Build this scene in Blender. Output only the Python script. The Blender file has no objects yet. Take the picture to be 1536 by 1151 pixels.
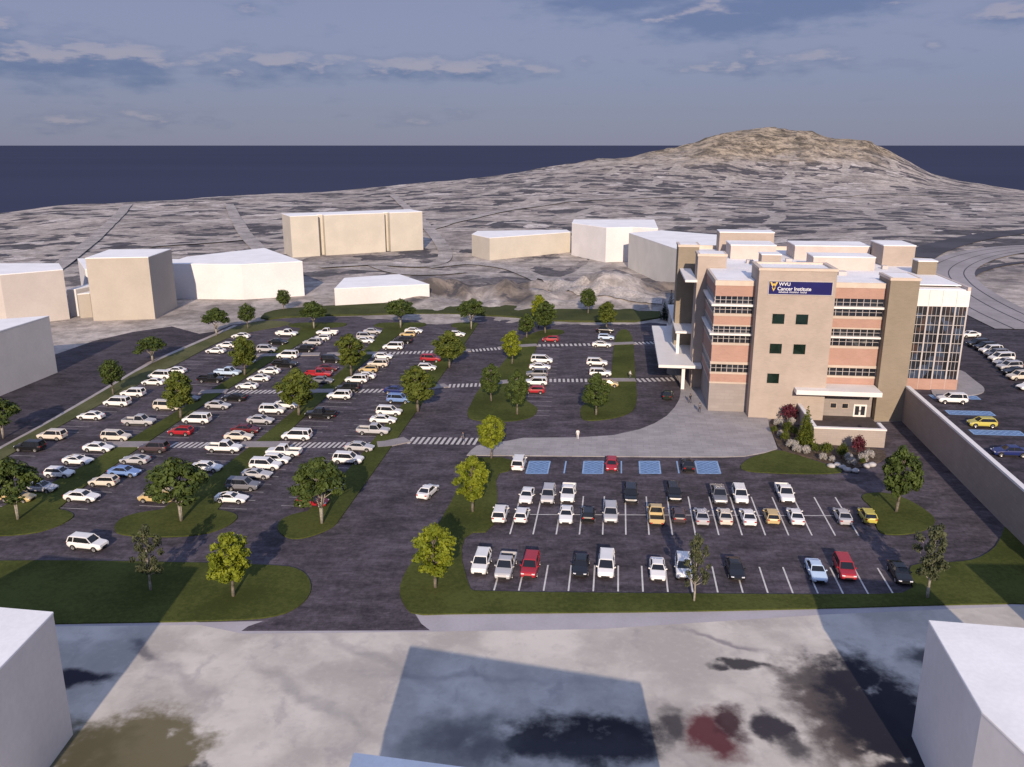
import bpy, bmesh, math, random
from mathutils import Vector, Matrix, noise

random.seed(7)
S = bpy.context.scene
COL = S.collection

# ------------------------------------------------------------------ camera geometry
F, CX, CY, CH = 1272.0, 768.0, 575.5, 45.0
PITCH = math.atan(357.5 / F)
def ray(px, py):
    u = (py - CY) / F
    return ((px - CX) / F, math.cos(PITCH) - u * math.sin(PITCH), -(math.sin(PITCH) + u * math.cos(PITCH)))
def at(px, py, z=0.0):
    r = ray(px, py); s = (z - CH) / r[2]
    return Vector((r[0] * s, r[1] * s, z))
def height_at(py, Y):
    r = ray(CX, py)
    return CH + r[2] * Y / r[1]

# ------------------------------------------------------------------ helpers
def link(o, parent=None):
    COL.objects.link(o)
    if parent is not None: o.parent = parent
    return o
def mesh_obj(name, bm, mats, parent=None, smooth=False):
    me = bpy.data.meshes.new(name)
    bm.normal_update(); bm.to_mesh(me); bm.free()
    if not isinstance(mats, (list, tuple)): mats = [mats]
    for m in mats: me.materials.append(m)
    if smooth:
        for p in me.polygons: p.use_smooth = True
    return link(bpy.data.objects.new(name, me), parent)
def tag(o, label, cat, group=None):
    o['label'] = label; o['category'] = cat
    if group: o['group'] = group
    return o
def thing(name, label, cat, loc=(0, 0, 0), rz=0.0, group=None):
    o = bpy.data.objects.new(name, None); o.empty_display_size = 0.5
    COL.objects.link(o); o.location = loc; o.rotation_euler = (0, 0, rz)
    return tag(o, label, cat, group)
def structure(o, kind='structure'):
    o['kind'] = kind; return o
def box(bm, x0, x1, y0, y1, z0, z1, mi=0):
    v = [bm.verts.new(c) for c in ((x0,y0,z0),(x1,y0,z0),(x1,y1,z0),(x0,y1,z0),(x0,y0,z1),(x1,y0,z1),(x1,y1,z1),(x0,y1,z1))]
    fs = []
    for q in ((0,3,2,1),(4,5,6,7),(0,1,5,4),(1,2,6,5),(2,3,7,6),(3,0,4,7)):
        f = bm.faces.new([v[i] for i in q]); f.material_index = mi; fs.append(f)
    return fs
def prism(bm, pts, z0, z1, mi=0):
    pts = [(p[0], p[1]) for p in pts]
    area = sum(pts[i][0]*pts[(i+1)%len(pts)][1]-pts[(i+1)%len(pts)][0]*pts[i][1] for i in range(len(pts)))
    if area < 0: pts = pts[::-1]
    lo = [bm.verts.new((x, y, z0)) for x, y in pts]; hi = [bm.verts.new((x, y, z1)) for x, y in pts]
    fs = [bm.faces.new(hi)]
    n = len(pts)
    for i in range(n): fs.append(bm.faces.new((lo[i], lo[(i+1)%n], hi[(i+1)%n], hi[i])))
    fs.append(bm.faces.new(lo[::-1]))
    for f in fs: f.material_index = mi
    return fs
def sheet(bm, pts, z):
    pts = [(p[0], p[1]) for p in pts]
    area = sum(pts[i][0]*pts[(i+1)%len(pts)][1]-pts[(i+1)%len(pts)][0]*pts[i][1] for i in range(len(pts)))
    if area < 0: pts = pts[::-1]
    return bm.faces.new([bm.verts.new((x, y, z)) for x, y in pts])
def bar(bm, p, q, r, n=4, mi=0, r2=None):
    """straight tapered bar between two points"""
    p, q = Vector(p), Vector(q); d = q - p
    if d.length < 1e-6: return
    r2 = r if r2 is None else r2
    up = Vector((0, 0, 1)) if abs(d.normalized().z) < .95 else Vector((1, 0, 0))
    a = d.cross(up).normalized(); b = d.cross(a).normalized()
    A = []; B = []
    for i in range(n):
        t = 2 * math.pi * (i + .5) / n
        o = a * math.cos(t) + b * math.sin(t)
        A.append(bm.verts.new(p + o * r)); B.append(bm.verts.new(q + o * r2))
    for i in range(n):
        f = bm.faces.new((A[i], B[i], B[(i+1)%n], A[(i+1)%n])); f.material_index = mi
    bm.faces.new(A).material_index = mi; bm.faces.new(B[::-1]).material_index = mi
def smooth_poly(pts, it=2):
    pts = [Vector((p[0], p[1])) for p in pts]
    for _ in range(it):
        out = []
        for i in range(len(pts)):
            a, b = pts[i], pts[(i+1) % len(pts)]
            out += [a*.75+b*.25, a*.25+b*.75]
        pts = out
    return pts
def P(*xy): return [at(x, y) for x, y in xy]

# ------------------------------------------------------------------ materials
def nodes(name):
    m = bpy.data.materials.new(name); m.use_nodes = True
    nt = m.node_tree; nt.nodes.clear()
    out = nt.nodes.new('ShaderNodeOutputMaterial'); b = nt.nodes.new('ShaderNodeBsdfPrincipled')
    nt.links.new(b.outputs[0], out.inputs[0])
    return m, nt, b
def N(nt, t, **kw):
    n = nt.nodes.new(t)
    for k, v in kw.items():
        if k in n.inputs.keys() if isinstance(k, str) and hasattr(n, 'inputs') else False: n.inputs[k].default_value = v
        else: setattr(n, k, v)
    return n
def rgba(c): return (c[0], c[1], c[2], 1.0)
def noise_node(nt, vec, scale, detail=5, rough=.55):
    n = nt.nodes.new('ShaderNodeTexNoise'); n.inputs['Scale'].default_value = scale
    n.inputs['Detail'].default_value = detail; n.inputs['Roughness'].default_value = rough
    nt.links.new(vec, n.inputs['Vector']); return n.outputs['Fac']
def math_node(nt, op, a, b=None, clamp=False):
    n = nt.nodes.new('ShaderNodeMath'); n.operation = op; n.use_clamp = clamp
    for i, v in enumerate((a, b)):
        if v is None: continue
        if isinstance(v, (int, float)): n.inputs[i].default_value = v
        else: nt.links.new(v, n.inputs[i])
    return n.outputs[0]
def maprange(nt, v, a, b, c=0., d=1.):
    n = nt.nodes.new('ShaderNodeMapRange'); n.interpolation_type = 'SMOOTHSTEP'
    nt.links.new(v, n.inputs[0])
    for i, x in enumerate((a, b, c, d)): n.inputs[i+1].default_value = x
    return n.outputs[0]
def mix(nt, fac, a, b, mode='MIX'):
    n = nt.nodes.new('ShaderNodeMix'); n.data_type = 'RGBA'; n.blend_type = mode
    for s, v in ((n.inputs[0], fac), (n.inputs[6], a), (n.inputs[7], b)):
        if isinstance(v, (int, float)): s.default_value = v
        elif isinstance(v, (tuple, list)): s.default_value = rgba(v)
        else: nt.links.new(v, s)
    return n.outputs[2]
def mapping(nt, vec, scale=(1,1,1), rot=(0,0,0), loc=(0,0,0), kind='POINT'):
    n = nt.nodes.new('ShaderNodeMapping'); n.vector_type = kind
    n.inputs['Location'].default_value = loc; n.inputs['Rotation'].default_value = rot; n.inputs['Scale'].default_value = scale
    nt.links.new(vec, n.inputs['Vector']); return n.outputs[0]
def bump(nt, b, h, strength=.3, dist=.1):
    n = nt.nodes.new('ShaderNodeBump'); n.inputs['Strength'].default_value = strength; n.inputs['Distance'].default_value = dist
    nt.links.new(h, n.inputs['Height']); nt.links.new(n.outputs[0], b.inputs['Normal'])
def pos(nt): return nt.nodes.new('ShaderNodeNewGeometry').outputs['Position']
def obco(nt): return nt.nodes.new('ShaderNodeTexCoord').outputs['Object']

def pmat(name, col, rough=.8, var=.12, scale=.6, bmp=0., spec=.3, fine=0., metal=0., coat=0.):
    m, nt, b = nodes(name)
    v = obco(nt)
    n1 = noise_node(nt, v, scale)
    c = mix(nt, maprange(nt, n1, .3, .7), tuple(x*(1-var) for x in col), tuple(min(1, x*(1+var)) for x in col))
    if fine:
        n2 = noise_node(nt, v, scale * 14, 3)
        c = mix(nt, maprange(nt, n2, .35, .65), c, mix(nt, 1.0, c, tuple([1-fine]*3), 'MULTIPLY'))
    nt.links.new(c, b.inputs['Base Color'])
    b.inputs['Roughness'].default_value = rough; b.inputs['Specular IOR Level'].default_value = spec
    b.inputs['Metallic'].default_value = metal; b.inputs['Coat Weight'].default_value = coat
    b.inputs['Coat Roughness'].default_value = .08
    if bmp: bump(nt, b, noise_node(nt, v, scale * 8, 4), bmp, .05)
    return m

def brick_mat(name, col, mortar, sx=.4, var=.1):
    m, nt, b = nodes(name)
    v = obco(nt)
    sep = nt.nodes.new('ShaderNodeSeparateXYZ'); nt.links.new(v, sep.inputs[0])
    comb = nt.nodes.new('ShaderNodeCombineXYZ')
    nt.links.new(math_node(nt, 'ADD', sep.outputs[0], sep.outputs[1]), comb.inputs[0]); nt.links.new(sep.outputs[2], comb.inputs[1])
    t = nt.nodes.new('ShaderNodeTexBrick'); nt.links.new(comb.outputs[0], t.inputs['Vector'])
    t.inputs['Color1'].default_value = rgba([x*(1-var) for x in col]); t.inputs['Color2'].default_value = rgba([x*(1+var) for x in col])
    t.inputs['Mortar'].default_value = rgba(mortar); t.inputs['Scale'].default_value = 1.0
    t.inputs['Brick Width'].default_value = sx; t.inputs['Row Height'].default_value = sx*.36; t.inputs['Mortar Size'].default_value = sx*.04
    n = noise_node(nt, v, .35)
    c = mix(nt, maprange(nt, n, .3, .7), mix(nt, 1., t.outputs[0], (.9,.9,.9), 'MULTIPLY'), t.outputs[0])
    nt.links.new(c, b.inputs['Base Color']); b.inputs['Roughness'].default_value = .85; b.inputs['Specular IOR Level'].default_value = .2
    return m

M = {}
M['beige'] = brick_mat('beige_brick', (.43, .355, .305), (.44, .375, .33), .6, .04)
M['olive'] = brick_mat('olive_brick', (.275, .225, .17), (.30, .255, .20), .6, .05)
M['orange'] = brick_mat('orange_brick', (.44, .26, .208), (.44, .295, .245), .6, .05)
M['greystone'] = brick_mat('grey_stone', (.33, .29, .275), (.31, .27, .26), 1.6, .05)
M['cream'] = pmat('cream_stone', (.52, .43, .36), .8, .06)
M['cap'] = pmat('cap_stone', (.60, .50, .42), .8, .06)
M['white'] = pmat('white_cladding', (.78, .75, .73), .55, .04, .3)
M['roof'] = pmat('white_roof', (.88, .855, .85), .7, .07, .15, fine=.05)
M['rooftan'] = pmat('pale_roof_wall', (.54, .46, .42), .8, .05)
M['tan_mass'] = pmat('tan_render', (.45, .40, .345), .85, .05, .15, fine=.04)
M['tan_pale'] = pmat('pale_tan_render', (.55, .505, .44), .85, .05, .15, fine=.04)  # paler tan wall colour for the slab and the long low block
M['pale_mass'] = pmat('pale_grey_render', (.74, .675, .62), .85, .05, .15, fine=.04)
M['white_mass'] = pmat('white_render', (.69, .665, .67), .8, .05, .12, fine=.04)
M['greige_mass'] = pmat('greige_render', (.53, .48, .45), .85, .05, .15, fine=.04)
M['roof_mass'] = pmat('chalk_roof', (.90, .88, .87), .8, .05, .2, fine=.05)
M['mullion'] = pmat('pale_mullion', (.50, .46, .45), .5, .05)
M['dark_trim'] = pmat('dark_trim', (.03, .028, .03), .6, .1)
M['door_white'] = pmat('white_door_paint', (.8, .78, .76), .4, .03)
M['patio'] = pmat('dark_patio_slabs', (.075, .06, .062), .8, .2, .8)

def glass_mat(name, col, rough=.06, spec=.6, var=.5, scale=.35):
    m, nt, b = nodes(name)
    v = obco(nt)
    vo = nt.nodes.new('ShaderNodeTexVoronoi'); vo.inputs['Scale'].default_value = scale; nt.links.new(v, vo.inputs['Vector'])
    c = mix(nt, vo.outputs['Color'], tuple(x*(1-var) for x in col), tuple(x*(1+var) for x in col))
    nt.links.new(c, b.inputs['Base Color'])
    b.inputs['Roughness'].default_value = rough; b.inputs['Specular IOR Level'].default_value = spec
    return m
M['glass'] = glass_mat('dark_window_glass', (.020, .022, .030), .05, .9)
M['glass_green'] = glass_mat('green_window_glass', (.010, .020, .016))
M['car_glass'] = glass_mat('car_glass', (.012, .013, .016), .05, .6, .2)

def paint(name, col, rough=.35):
    return pmat(name, col, rough, .03, .8, 0, .4, 0, 0, .35)
PAINT = {
 'white': paint('white_car_paint', (.80, .78, .76)), 'cream': paint('cream_car_paint', (.66, .59, .50)),
 'silver': paint('silver_car_paint', (.46, .45, .46), .3), 'grey': paint('grey_car_paint', (.17, .17, .19), .3),
 'black': paint('black_car_paint', (.010, .010, .012), .25), 'red': paint('red_car_paint', (.36, .015, .025)),
 'dark red': paint('dark_red_car_paint', (.11, .010, .014)), 'tan': paint('tan_car_paint', (.55, .41, .20)),
 'blue': paint('blue_car_paint', (.17, .27, .52)), 'pale blue': paint('pale_blue_car_paint', (.50, .62, .78)),
 'navy': paint('navy_car_paint', (.012, .022, .12)), 'yellow': paint('yellow_green_car_paint', (.50, .43, .08)),
 'maroon grey': paint('maroon_grey_car_paint', (.075, .05, .055)), 'dark green': paint('dark_green_car_paint', (.012, .022, .014)),
}
M['tyre'] = pmat('tyre_rubber', (.012, .012, .013), .85, .1)
M['rim'] = pmat('alloy_rim', (.55, .54, .54), .3, .05, 1, 0, .5, 0, .6)
M['trim'] = pmat('black_plastic_trim', (.018, .018, .02), .6, .1)
M['headlight'] = pmat('headlight_lens', (.75, .76, .8), .1, .03, 1, 0, .6)
M['taillight'] = pmat('tail_light_lens', (.35, .012, .012), .2, .05, 1, 0, .6)
M['bark'] = pmat('bark', (.16, .135, .11), .9, .3, 4, .3)
M['bark_pale'] = pmat('pale_bark', (.30, .27, .23), .9, .25, 4, .3)

def leaf_mat(name, dark, light, trans=.25, scale=.9):
    m, nt, b = nodes(name)
    v = obco(nt)
    n1 = noise_node(nt, v, scale, 3); n2 = noise_node(nt, v, scale*9, 2)
    f = math_node(nt, 'ADD', math_node(nt, 'MULTIPLY', n1, .65), math_node(nt, 'MULTIPLY', n2, .35))
    c = mix(nt, maprange(nt, f, .36, .64), dark, light)
    nt.links.new(c, b.inputs['Base Color']); b.inputs['Roughness'].default_value = .6; b.inputs['Specular IOR Level'].default_value = .2
    tr = nt.nodes.new('ShaderNodeBsdfTranslucent'); nt.links.new(c, tr.inputs[0])
    ms = nt.nodes.new('ShaderNodeMixShader'); ms.inputs[0].default_value = trans
    nt.links.new(b.outputs[0], ms.inputs[1]); nt.links.new(tr.outputs[0], ms.inputs[2])
    out = [n for n in nt.nodes if n.type == 'OUTPUT_MATERIAL'][0]
    nt.links.new(ms.outputs[0], out.inputs[0])
    return m
M['leaf_lime'] = leaf_mat('lime_leaves', (.10, .135, .010), (.27, .30, .028))
M['leaf_mid'] = leaf_mat('green_leaves', (.052, .076, .014), (.155, .18, .034))
M['leaf_dark'] = leaf_mat('dark_green_leaves', (.037, .060, .016), (.105, .14, .034))
M['leaf_sparse'] = leaf_mat('grey_green_leaves', (.045, .055, .028), (.12, .13, .065))
M['leaf_conifer'] = leaf_mat('conifer_needles', (.008, .016, .008), (.022, .036, .012), .1)
M['leaf_cypress'] = leaf_mat('cypress_leaves', (.045, .065, .008), (.13, .15, .018), .1)
M['leaf_maroon'] = leaf_mat('maroon_leaves', (.055, .012, .018), (.17, .035, .055))
M['leaf_shrub'] = leaf_mat('shrub_leaves', (.040, .060, .010), (.15, .17, .03))
M['blossom'] = leaf_mat('pale_blossom', (.34, .33, .30), (.66, .60, .56))

# ground materials ----------------------------------------------------------
def asphalt_mat(name, base=(.088, .075, .087), ang=0.1):
    m, nt, b = nodes(name); v = pos(nt)
    w = mapping(nt, v, (.45, .9, 1), (0, 0, ang))
    streak = noise_node(nt, w, .42, 7, .72)
    big = noise_node(nt, v, .045, 4)
    grain = noise_node(nt, v, 1.5, 5, .75)
    f = math_node(nt, 'ADD', math_node(nt, 'MULTIPLY', streak, .5), math_node(nt, 'MULTIPLY', big, .15))
    f = math_node(nt, 'ADD', f, math_node(nt, 'MULTIPLY', grain, .35))
    c = mix(nt, maprange(nt, f, .39, .61), tuple(x*.50 for x in base), tuple(x*1.5 for x in base))
    # paver / seam courses
    t = nt.nodes.new('ShaderNodeTexBrick'); nt.links.new(mapping(nt, v, (1,1,1), (0,0,ang)), t.inputs['Vector'])
    t.inputs['Scale'].default_value = 1.; t.inputs['Brick Width'].default_value = 1.7; t.inputs['Row Height'].default_value = .85; t.inputs['Mortar Size'].default_value = .035
    t.inputs['Color1'].default_value = (1,1,1,1); t.inputs['Color2'].default_value = (.70,.68,.72,1); t.inputs['Mortar'].default_value = (.62,.6,.64,1)
    c = mix(nt, .8, c, t.outputs[0], 'MULTIPLY')
    nt.links.new(c, b.inputs['Base Color']); b.inputs['Roughness'].default_value = .85; b.inputs['Specular IOR Level'].default_value = .18
    bump(nt, b, grain, .3, .03)
    return m
M['asphalt'] = asphalt_mat('asphalt')
M['asphalt_street'] = asphalt_mat('street_asphalt', (.064, .055, .066), .15)

def grass_mat(name, a, c2):
    m, nt, b = nodes(name); v = pos(nt)
    big = noise_node(nt, v, .12, 5); fine = noise_node(nt, v, 2.2, 4, .7)
    f = math_node(nt, 'ADD', math_node(nt, 'MULTIPLY', big, .55), math_node(nt, 'MULTIPLY', fine, .45))
    c = mix(nt, maprange(nt, f, .38, .62), a, c2)
    nt.links.new(c, b.inputs['Base Color']); b.inputs['Roughness'].default_value = .95; b.inputs['Specular IOR Level'].default_value = .08
    bump(nt, b, fine, .6, .08)
    return m
M['grass'] = grass_mat('lawn_grass', (.047, .058, .015), (.085, .097, .026))
M['grass_dry'] = grass_mat('verge_grass', (.072, .080, .034), (.125, .125, .060))
M['grass_bank'] = grass_mat('bank_grass', (.040, .050, .019), (.072, .080, .030))

def slab_mat(name, col, w=1.2, var=.1):
    m, nt, b = nodes(name); v = pos(nt)
    t = nt.nodes.new('ShaderNodeTexBrick'); nt.links.new(mapping(nt, v, (1,1,1), (0,0,.12)), t.inputs['Vector'])
    t.inputs['Scale'].default_value = 1.; t.inputs['Brick Width'].default_value = w*2; t.inputs['Row Height'].default_value = w; t.inputs['Mortar Size'].default_value = .03
    t.offset = .5
    t.inputs['Color1'].default_value = rgba([x*(1-var) for x in col]); t.inputs['Color2'].default_value = rgba([x*(1+var) for x in col])
    t.inputs['Mortar'].default_value = rgba([x*.75 for x in col])
    n = noise_node(nt, v, .3, 5)
    c = mix(nt, maprange(nt, n, .35, .65), mix(nt, 1., t.outputs[0], (.86,.86,.87), 'MULTIPLY'), t.outputs[0])
    nt.links.new(c, b.inputs['Base Color']); b.inputs['Roughness'].default_value = .85; b.inputs['Specular IOR Level'].default_value = .2
    return m
M['plaza'] = slab_mat('plaza_paving', (.36, .335, .335), .9, .08)
M['walk'] = slab_mat('walk_paving', (.30, .27, .27), 1.5, .05)
M['pavement'] = pmat('pavement_concrete', (.42, .39, .41), .85, .07, .25, .1, .2, .05)
M['kerb'] = pmat('kerb_concrete', (.36, .325, .32), .85, .12, .5, .1, .2)
M['linepaint'] = pmat('white_line_paint', (.66, .63, .61), .7, .12, 1.2, 0, .2, .15)
M['linefaint'] = pmat('worn_line_paint', (.34, .315, .315), .8, .3, .5, 0, .2, .2)
M['stripepaint'] = pmat('crosswalk_paint', (.56, .52, .50), .7, .12, 1.2, 0, .2, .12)
M['bluepaint'] = pmat('blue_bay_paint', (.14, .235, .42), .7, .15, 1.5, 0, .2, .15)
M['blueline'] = pmat('blue_line_paint', (.28, .42, .64), .7, .1, 1.5, 0, .2, .1)

def yard_mat():
    """pale concrete yard with soft stains, tyre marks, worn turf, dark patches and one patch partly of painted shade"""
    m, nt, b = nodes('yard_concrete'); v = pos(nt)
    wob = nt.nodes.new('ShaderNodeTexNoise'); wob.inputs['Scale'].default_value = .32; wob.inputs['Detail'].default_value = 4
    nt.links.new(v, wob.inputs['Vector'])
    sub = nt.nodes.new('ShaderNodeVectorMath'); sub.operation = 'SUBTRACT'; nt.links.new(wob.outputs['Color'], sub.inputs[0]); sub.inputs[1].default_value = (.5,.5,.5)
    scl = nt.nodes.new('ShaderNodeVectorMath'); scl.operation = 'SCALE'; nt.links.new(sub.outputs[0], scl.inputs[0]); scl.inputs['Scale'].default_value = 4.2
    add = nt.nodes.new('ShaderNodeVectorMath'); add.operation = 'ADD'; nt.links.new(v, add.inputs[0]); nt.links.new(scl.outputs[0], add.inputs[1])
    w = add.outputs[0]
    c = mix(nt, maprange(nt, noise_node(nt, w, .11, 5), .36, .66), (.42, .385, .345), (.64, .59, .525))
    c = mix(nt, maprange(nt, noise_node(nt, mapping(nt, w, (1.2,.5,1), (0,0,.6)), .3, 5), .56, .74, 0, .45), c, (.27, .25, .255))
    c = mix(nt, maprange(nt, noise_node(nt, v, 1.6, 4), .5, .75, 0, .2), c, (.68, .63, .57))
    c = mix(nt, maprange(nt, noise_node(nt, v, .55, 6, .7), .52, .68, 0, .3), c, (.34, .315, .295))
    fine_ = noise_node(nt, v, .9, 5, .65)
    def blot(px, py, rx, ry, rot, col, soft=.5, amt=1.):
        nonlocal c
        p = at(px, py)
        q = mapping(nt, w, (rx, ry, 1), (0, 0, math.radians(rot)), (p.x, p.y, 0), 'TEXTURE')
        ln = nt.nodes.new('ShaderNodeVectorMath'); ln.operation = 'LENGTH'; nt.links.new(q, ln.inputs[0])
        m_ = maprange(nt, math_node(nt, 'ADD', ln.outputs['Value'], math_node(nt, 'MULTIPLY', math_node(nt, 'SUBTRACT', fine_, .5), .55)), 1+soft*.75, 1-soft*.75, 0, amt)
        c = mix(nt, m_, c, col)
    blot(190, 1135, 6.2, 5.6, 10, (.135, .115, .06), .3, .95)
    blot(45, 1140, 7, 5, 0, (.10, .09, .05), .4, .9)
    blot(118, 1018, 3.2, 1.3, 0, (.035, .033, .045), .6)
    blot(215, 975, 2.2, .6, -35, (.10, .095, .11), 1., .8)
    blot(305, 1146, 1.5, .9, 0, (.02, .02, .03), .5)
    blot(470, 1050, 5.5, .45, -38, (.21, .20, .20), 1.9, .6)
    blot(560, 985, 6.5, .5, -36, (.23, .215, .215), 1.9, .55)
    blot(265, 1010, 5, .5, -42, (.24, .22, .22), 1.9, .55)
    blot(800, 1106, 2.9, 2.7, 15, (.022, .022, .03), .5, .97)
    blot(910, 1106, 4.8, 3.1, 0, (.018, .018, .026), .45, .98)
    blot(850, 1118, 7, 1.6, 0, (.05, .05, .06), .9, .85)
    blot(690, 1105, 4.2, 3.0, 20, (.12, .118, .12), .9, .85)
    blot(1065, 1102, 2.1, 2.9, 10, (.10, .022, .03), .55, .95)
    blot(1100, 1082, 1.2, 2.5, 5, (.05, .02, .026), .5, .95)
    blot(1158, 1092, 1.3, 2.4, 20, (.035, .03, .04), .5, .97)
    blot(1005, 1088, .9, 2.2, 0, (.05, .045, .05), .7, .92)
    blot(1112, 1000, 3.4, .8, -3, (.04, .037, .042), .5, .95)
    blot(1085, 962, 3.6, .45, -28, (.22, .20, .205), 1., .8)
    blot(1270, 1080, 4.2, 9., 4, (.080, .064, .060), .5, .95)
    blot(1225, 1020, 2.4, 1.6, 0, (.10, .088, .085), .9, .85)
    blot(1340, 1090, 4.6, 10.5, 4, (.020, .020, .030), .35, .98)  # dark ground, partly the shade beside the right block painted into the colour
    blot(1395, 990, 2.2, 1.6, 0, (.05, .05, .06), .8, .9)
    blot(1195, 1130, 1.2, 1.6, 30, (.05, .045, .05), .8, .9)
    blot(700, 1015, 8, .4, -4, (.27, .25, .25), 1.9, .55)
    nt.links.new(c, b.inputs['Base Color']); b.inputs['Roughness'].default_value = .9; b.inputs['Specular IOR Level'].default_value = .15
    bump(nt, b, noise_node(nt, v, 2., 4), .15, .05)
    return m
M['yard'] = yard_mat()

def terrain_mat():
    m, nt, b = nodes('terrain_ground'); v = pos(nt)
    sep = nt.nodes.new('ShaderNodeSeparateXYZ'); nt.links.new(v, sep.inputs[0])
    flat = nt.nodes.new('ShaderNodeCombineXYZ'); nt.links.new(sep.outputs[0], flat.inputs[0]); nt.links.new(sep.outputs[1], flat.inputs[1])
    v2 = flat.outputs[0]
    wob = nt.nodes.new('ShaderNodeTexNoise'); wob.inputs['Scale'].default_value = .016; wob.inputs['Detail'].default_value = 4
    nt.links.new(v2, wob.inputs['Vector'])
    sub = nt.nodes.new('ShaderNodeVectorMath'); sub.operation = 'SUBTRACT'; nt.links.new(wob.outputs['Color'], sub.inputs[0]); sub.inputs[1].default_value = (.5,.5,.5)
    scl = nt.nodes.new('ShaderNodeVectorMath'); scl.operation = 'SCALE'; nt.links.new(sub.outputs[0], scl.inputs[0]); scl.inputs['Scale'].default_value = 20
    add = nt.nodes.new('ShaderNodeVectorMath'); add.operation = 'ADD'; nt.links.new(v2, add.inputs[0]); nt.links.new(scl.outputs[0], add.inputs[1])
    w = add.outputs[0]
    base = mix(nt, maprange(nt, noise_node(nt, w, .02, 6, .6), .35, .65), (.33, .295, .275), (.54, .485, .445))
    def parcels(bw, rh, rot, thr, seed, mort):
        t = nt.nodes.new('ShaderNodeTexBrick'); nt.links.new(mapping(nt, w, (1,1,1), (0,0,rot), (seed, seed*.7, 0)), t.inputs['Vector'])
        t.inputs['Scale'].default_value = 1.; t.inputs['Brick Width'].default_value = bw; t.inputs['Row Height'].default_value = rh
        t.inputs['Mortar Size'].default_value = mort; t.inputs['Mortar Smooth'].default_value = .4
        t.inputs['Color1'].default_value = (0,0,0,1); t.inputs['Color2'].default_value = (1,1,1,1); t.inputs['Mortar'].default_value = (1,1,1,1)
        return t
    far = maprange(nt, sep.outputs[1], 205, 330)
    rot = mapping(nt, w, (1, 1, 1), (0, 0, .32))
    jit = nt.nodes.new('ShaderNodeTexNoise'); jit.inputs['Scale'].default_value = .11; jit.inputs['Detail'].default_value = 5; jit.inputs['Roughness'].default_value = .7
    nt.links.new(v2, jit.inputs['Vector'])
    jm = nt.nodes.new('ShaderNodeVectorMath'); jm.operation = 'MULTIPLY_ADD'; nt.links.new(jit.outputs['Color'], jm.inputs[0]); jm.inputs[1].default_value = (12, 14, 0); nt.links.new(rot, jm.inputs[2])
    def cells(scale, sx):
        vo = nt.nodes.new('ShaderNodeTexVoronoi'); vo.distance = 'CHEBYCHEV'; vo.inputs['Scale'].default_value = scale; vo.inputs['Randomness'].default_value = .85
        nt.links.new(mapping(nt, jm.outputs[0], (sx, 1, 1)), vo.inputs['Vector'])
        sc = nt.nodes.new('ShaderNodeSeparateColor'); nt.links.new(vo.outputs['Color'], sc.inputs[0]); return sc.outputs[0], sc.outputs[1]
    big_a, big_b = cells(.016, .9); sm_a, sm_b = cells(.085, .95)
    zone = noise_node(nt, v2, .0042, 3)
    t1 = parcels(120, 74, .32, .5, 13, 5.5)
    streets = maprange(nt, math_node(nt, 'ADD', t1.outputs['Fac'], math_node(nt, 'MULTIPLY', math_node(nt, 'SUBTRACT', jit.outputs['Fac'], .5), .9)), .3, .8)
    dk = math_node(nt, 'ADD', math_node(nt, 'MULTIPLY', big_a, .30), math_node(nt, 'MULTIPLY', sm_a, .50))
    dk = math_node(nt, 'ADD', dk, math_node(nt, 'MULTIPLY', noise_node(nt, jm.outputs[0], .045, 6, .75), .55))
    dk = math_node(nt, 'ADD', dk, math_node(nt, 'MULTIPLY', math_node(nt, 'SUBTRACT', zone, .5), .5))
    dark = math_node(nt, 'MULTIPLY', maprange(nt, dk, .64, .56), far)
    midt = math_node(nt, 'MULTIPLY', maprange(nt, dk, .80, .68), far)
    c = mix(nt, math_node(nt, 'MULTIPLY', midt, .65), base, (.23, .205, .20))
    c = mix(nt, math_node(nt, 'MULTIPLY', dark, .88), c, (.082, .080, .095))
    roofs = math_node(nt, 'MULTIPLY', maprange(nt, math_node(nt, 'ADD', sm_b, math_node(nt, 'MULTIPLY', big_b, .25)), 1.02, 1.08), far)
    c = mix(nt, math_node(nt, 'MULTIPLY', roofs, .75), c, (.66, .61, .58))
    c = mix(nt, math_node(nt, 'MULTIPLY', math_node(nt, 'MULTIPLY', streets, far), .85), c, (.46, .42, .39))
    gr = nt.nodes.new('ShaderNodeMix'); gr.data_type = 'RGBA'; gr.blend_type = 'MULTIPLY'; gr.inputs[0].default_value = 1.
    gn = maprange(nt, noise_node(nt, v2, .17, 7, .8), .38, .62, .62, 1.16)
    cg = nt.nodes.new('ShaderNodeCombineColor'); nt.links.new(gn, cg.inputs[0]); nt.links.new(math_node(nt, 'MULTIPLY', gn, .985), cg.inputs[1]); nt.links.new(math_node(nt, 'MULTIPLY', gn, .97), cg.inputs[2])
    nt.links.new(c, gr.inputs[6]); nt.links.new(cg.outputs[0], gr.inputs[7]); c = gr.outputs[2]
    # bare hill
    hill = maprange(nt, math_node(nt, 'ADD', sep.outputs[2], math_node(nt, 'MULTIPLY', noise_node(nt, v2, .012, 4), 30.)), 32, 58)
    hc = mix(nt, maprange(nt, noise_node(nt, v2, .045, 7, .8), .42, .58), (.11, .09, .062), (.50, .40, .285))
    hc = mix(nt, maprange(nt, noise_node(nt, w, .12, 5, .75), .53, .60, 0, .85), hc, (.055, .05, .046))
    c = mix(nt, math_node(nt, 'MULTIPLY', hill, .85), c, hc)
    # rocky spoil banks behind the parking area
    q = mapping(nt, w, (76, 24, 1), (0, 0, 0), (8, 258, 0), 'TEXTURE')
    ln = nt.nodes.new('ShaderNodeVectorMath'); ln.operation = 'LENGTH'; nt.links.new(q, ln.inputs[0])
    near = maprange(nt, ln.outputs['Value'], 1.25, .7)
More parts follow.
